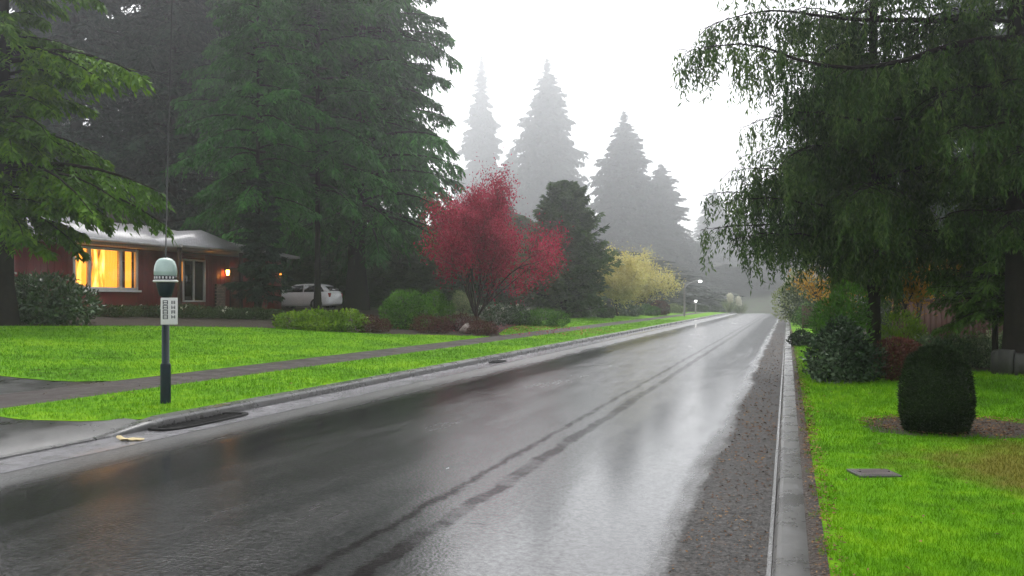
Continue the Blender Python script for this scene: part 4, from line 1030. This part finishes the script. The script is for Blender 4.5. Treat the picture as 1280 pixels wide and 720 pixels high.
m = MB(); m.add([(1.02, -.68, 1.0), (1.02, .68, 1.0), (.26, .58, 1.405), (.26, -.58, 1.405), (.96, -.68, .98), (.96, .68, .98), (.2, .58, 1.38), (.2, -.58, 1.38)], [(0, 1, 2, 3), (7, 6, 5, 4), (0, 4, 5, 1), (2, 6, 7, 3)]); m.build('windscreen', M['dark_glass'], car)
m = MB(); m.add([(-1.7, -.54, 1.335), (-1.7, .54, 1.335), (-2.015, .6, 1.08), (-2.015, -.6, 1.08), (-1.65, -.54, 1.31), (-1.65, .54, 1.31), (-1.96, .6, 1.06), (-1.96, -.6, 1.06)], [(3, 2, 1, 0), (4, 5, 6, 7), (1, 5, 4, 0), (3, 7, 6, 2)]); m.build('rear_window', M['dark_glass'], car)

# ------------------------------------------------------------------ post with notice and domed head
M['teal_iron'] = plain('teal_iron', (.008, .02, .025), .5, .3, 8, spec=.25)
M['dome'] = plain('dome', (.36, .48, .44), .14, .25, 3, spec=.7)
px_, py_ = spot(207, -7.8)
post = empty('signed_post', (px_, py_, float(hgt(px_, py_)) + .02), TH*1.55, 'dark slim post with white notice and pale green domed head on the verge', 'post')
m = MB(); m.lathe([(.0, -.15), (.064, -.15), (.066, .0), (.066, .5), (.06, .52), (.049, .53), (.049, .53), (.046, 1.42), (0, 1.42)], 20); m.build('shaft', M['teal_iron'], post, True)
m = MB(); m.lathe([(0, 1.405), (.07, 1.41), (.085, 1.45), (.115, 1.56), (.118, 1.6), (0, 1.6)], 24); m.build('bowl', M['teal_iron'], post, True)
m = MB(); m.lathe([(0, 1.601), (.15, 1.601), (.157, 1.61), (.155, 1.625), (.14, 1.632), (0, 1.632)], 28); m.build('collar', M['white_trim'], post, True)
m = MB(); m.lathe([(0, 1.633), (.142, 1.633), (.142, 1.685), (0, 1.685)], 28); band = m.build('band', M['black_plastic'], post, True)
for i in range(7):
    a0 = -.9 + i*.3 - math.pi/2; mm = MB(); c_, s_ = math.cos(a0), math.sin(a0)
    mm.tube([(c_*.142, s_*.142, 1.645), (c_*.142, s_*.142, 1.676)], .012, 6); mm.build('slot', M['gutter_metal'], band)
m = MB(); m.lathe([(.136, 1.686), (.145, 1.70), (.146, 1.75), (.137, 1.815), (.113, 1.88), (.08, 1.912), (.04, 1.925), (0, 1.927)], 28); m.lathe([(0, 1.687), (.136, 1.687)], 28); m.build('dome', M['dome'], post, True)
m = MB(); m.tube([(0, 0, 1.94), (.03, 0, 3.4), (.08, .0, 5.3), (.13, 0, 8.5)], .009, 6); m.build('cable', plain('cable', (.05, .052, .05), .6, .2), post)
m = MB(); m.box((-.045, -.075, 1.04), (.165, -.055, 1.395), .006); nt = m.build('notice', M['white_trim'], post)
for zz in (1.3, 1.12): m = MB(); m.tube([(.0, -.04, zz), (.0, -.06, zz)], .02, 8); m.build('clamp', M['teal_iron'], post)
m = MB(); yf = -.0752
def stroke(a, b, c, d): m.box((a, yf - .0015, c), (b, yf + .001, d))
for i in range(4):                        # left column: four boxed characters, top to bottom
    z = 1.305 - i*.064
    stroke(-.018, -.008, z, z + .056); stroke(.036, .046, z, z + .056)
    for dz in (0, .023, .047): stroke(-.008, .036, z + dz, z + dz + .009)
m.build('lettering', M['teal_iron'], nt); m = MB()
for i, (wd, n) in enumerate(((.05, 3), (.05, 2), (.05, 3), (.05, 2))):   # right column of smaller marks
    z = 1.31 - i*.063; stroke(.09, .098, z, z + .045); stroke(.128, .136, z, z + .045)
    for k in range(n): stroke(.098, .128, z + .008 + k*.014, z + .014 + k*.014)
m.build('lettering', M['teal_iron'], nt)

# ------------------------------------------------------------------ drains, cover, scrap, lamps, fences
M['iron'] = plain('iron', (.007, .007, .007), .6, .4, 12, .4, 50, spec=.12)
def drain(name, px, lat, ln, wd, label):
    x, y = spot(px, lat); o = empty(name, (x, y, float(hgt(x, y)) + .0), 0, label, 'drain', 'storm drains by the left kerb')
    a = np.linspace(0, 2*math.pi, 33)[:-1]; sup = lambda v: np.sign(v)*np.abs(v)**.6
    ox, oy = wd/2*sup(np.cos(a)), ln/2*sup(np.sin(a)); m = MB(); zf = .032
    m.loft([np.stack([ox*k, oy*k, np.full(32, z)], -1) for k, z in ((1.0, -.02), (1.0, zf), (.9, zf + .006), (.86, zf), (.86, -.02))], False); m.build('frame', M['iron'], o)
    m = MB(); nb = int(ln/.09)
    for i in range(nb):
        yy = -ln*.42 + ln*.84*i/(nb-1); hw = wd*.43*max(.25, 1 - (abs(yy)/(ln*.47))**4)
        m.box((-hw, yy - .018, -.015), (hw, yy + .018, .026))
    m.build('grate', M['iron'], o)
    m = MB(); m.add(np.stack([np.r_[0, ox*.87], np.r_[0, oy*.87], np.full(33, .012)], -1), None, [(0, i+1, (i+1) % 32 + 1) for i in range(32)]); m.build('pit_shade', plain('pit_shade', (.005, .005, .005), .6, .2), o)  # flat near-black sheet, shade of the hollow put into its colour
drain('storm_drain', 252, -6.86, 1.55, .46, 'large dark storm drain at the left kerb beside the signed post')
drain('storm_drain', 622, -6.72, .75, .3, 'small dark storm drain farther up the left kerb')
x, y = spot(163, -6.62); g = np.random.default_rng(4); n_ = 7
U, V = np.meshgrid(np.linspace(-.13, .13, n_), np.linspace(-.05, .05, 4)); Zs = .02 + .012*np.sin(U*30)*np.cos(V*30) + g.normal(0, .004, U.shape); Zs[:, 0] += .03
vt = np.stack([U, V, Zs], -1).reshape(-1, 3); vb = vt - [0, 0, .008]; i = np.arange(3)[:, None]*n_; j = np.arange(n_-1)[None]; q = np.stack([i+j, i+j+1, i+n_+j+1, i+n_+j], -1).reshape(-1, 4)
o = mesh_obj('cardboard_scrap', np.concatenate([vt, vb]), np.concatenate([q, q[:, ::-1] + len(vt)]), None, plain('cardboard', (.5, .4, .2), .6, .2)); o.location = (x, y, float(hgt(x, y)) + .012); o.rotation_euler.z = TH
tag(o, 'yellowish wet scrap lying in the left gutter near the large drain', 'litter')
x, y = rg(1092, 590); o = empty('utility_cover', (x, y, float(hgt(x, y)) + .024), TH, 'flat dark rectangular utility cover set in the right lawn', 'cover')
o.scale = (.8, .8, .6); m = MB(); m.box((-.205, -.16, -.03), (.205, .16, .012), .006); m.build('frame', plain('cover_grey', (.06, .055, .055), .45, .3, 8), o)
m = MB(); m.box((-.18, -.135, .0125), (.18, .135, .02), .004)
m.tube([(-.14, -.02, .021), (-.14, .02, .021)], .012, 6); m.tube([(.14, -.02, .021), (.14, .02, .021)], .012, 6)
m.build('lid', plain('lid_grey', (.085, .07, .07), .35, .3, 10, .3, 60), o)
M['lamp_white'] = emit('lamp_white', (1, .97, .92), 7.0)
def street_lamp(px, lat, zp, arm, label):
    x, y = spot(px, lat); o = empty('street_lamp', at((x, y)), TH, label, 'street lamp', 'street lamps on the left')
    m = MB(); m.tube([(0, 0, -.2), (0, 0, zp*.75)], [.085, .07], 10); m.tube([(0, 0, zp*.75), (0, 0, zp)], [.07, .06], 10); m.build('pole', plain('lamp_pole', (.16, .15, .14), .5, .2), o, True)
    if arm:
        m = MB(); m.tube([(0, 0, zp - .35), (arm*.25, 0, zp + .05), (arm*.6, 0, zp + .28), (arm, 0, zp + .36)], .035, 8); m.build('arm', plain('lamp_arm', (.3, .3, .3), .4, .2, metal=.5), o, True)
    hx, hz = arm, zp + (.36 if arm else .1)
    m = MB(); m.lathe([(0, .1), (.1, .09), (.17, .0), (.16, -.02), (0, -.02)], 16, (hx, 0, hz)); m.build('lamp_hood', M['gutter_metal'], o, True)
    m = MB(); m.lathe([(0, -.02), (.14, -.022), (.15, -.09), (.09, -.17), (0, -.19)], 16, (hx, 0, hz)); m.build('lamp_glass', M['lamp_white'], o, True)
street_lamp(855.5, -8.6, 2.85, 1.4, 'street lamp with a lit head on an arm beside the larger yellow tree')
street_lamp(869.5, -9.6, 1.35, 0, 'small lit post lamp farther up the left side, beyond the one with an arm')
M['fence_wood'] = plain('fence_wood', (.10, .045, .03), .65, .25, 2.5, .3, 30)
def fence(px, Z, n, w, h, label):
    x, y = ray(px, Z); o = empty('wooden_fence', at((x, y)), TH, label, 'fence', 'brown wooden fences on the right')
    for k in range(n):
        m = MB(); a = k*w
        nb_ = 11; bw = (w - .1)/nb_
        for r_ in range(nb_): m.box((a + .05 + r_*bw, -.012 - .003*(r_ % 2), .05), (a + .05 + r_*bw + bw - .004, .012, h - .002))
        m.box((a + .05, -.03, h), (a + w - .05, .03, h + .04)); m.build('panel', M['fence_wood'], o)
    for k in range(n + 1): m = MB(); m.box((k*w - .048, -.05, -.3), (k*w + .048, .05, h + .08), .006); m.build('fence_post', M['fence_wood'], o)
fence(1118, 21.5, 3, 1.75, 1.35, 'brown board fence behind the variegated shrubs on the right')
fence(1004, 40, 2, 1.2, 1.1, 'short brown board fence beyond the weeping conifer, near the road')

# ------------------------------------------------------------------ air, sky, sun, camera
t = NT('haze'); v = t.n('ShaderNodeVolumePrincipled'); v.inputs['Color'].default_value = (.96, .975, 1, 1); v.inputs['Density'].default_value = .0021; v.inputs['Anisotropy'].default_value = .8
t.done(v.outputs[0], 'Volume')
m = MB(); m.box((-156, -18, -8.5), (156, 446, 124)); hz = m.build('haze', t.m); hz['kind'] = 'stuff'

w = bpy.data.worlds.new('World'); S.world = w; w.use_nodes = True; nt = w.node_tree; nt.nodes.clear()
ELEV, ROT = R(58), R(-25)
sky = nt.nodes.new('ShaderNodeTexSky'); sky.sky_type = 'NISHITA'; sky.sun_disc = False; sky.sun_elevation = ELEV; sky.sun_rotation = ROT; sky.dust_density = 3.0
hs = nt.nodes.new('ShaderNodeHueSaturation'); hs.inputs['Saturation'].default_value = .12
bg = nt.nodes.new('ShaderNodeBackground'); bg.inputs['Strength'].default_value = .15
ou = nt.nodes.new('ShaderNodeOutputWorld')
nt.links.new(sky.outputs[0], hs.inputs['Color']); nt.links.new(hs.outputs[0], bg.inputs[0]); nt.links.new(bg.outputs[0], ou.inputs[0])
sl_ = bpy.data.lights.new('sun', 'SUN'); sl_.energy = .5; sl_.angle = R(40); sl_.color = (1, .97, .92)
so = bpy.data.objects.new('sun', sl_); COL.objects.link(so)
# sky rotation r: the sun stands towards (sin r, cos r)
dv = Vector((math.sin(ROT)*math.cos(ELEV), math.cos(ROT)*math.cos(ELEV), math.sin(ELEV)))
so.rotation_euler = dv.to_track_quat('Z', 'Y').to_euler(); so.location = dv*80

cam = bpy.data.cameras.new('camera'); co = bpy.data.objects.new('camera', cam); COL.objects.link(co)
co.location = (0, 0, CAMZ); co.rotation_euler = (R(90), 0, TH)
cam.sensor_width = 36; cam.lens = FPX/1280*36; cam.shift_y = 17/1280; cam.clip_start = .05; cam.clip_end = 3000
S.camera = co
S.render.engine = 'CYCLES'
S.view_settings.view_transform = 'Standard'; S.view_settings.look = 'None'; S.view_settings.gamma = 1; S.view_settings.exposure = 1.17
c = S.cycles
c.use_denoising = True; c.max_bounces = 6; c.diffuse_bounces = 3; c.glossy_bounces = 3; c.transmission_bounces = 3; c.transparent_max_bounces = 6; c.volume_bounces = 1
c.sample_clamp_indirect = 1.5; c.use_adaptive_sampling = False
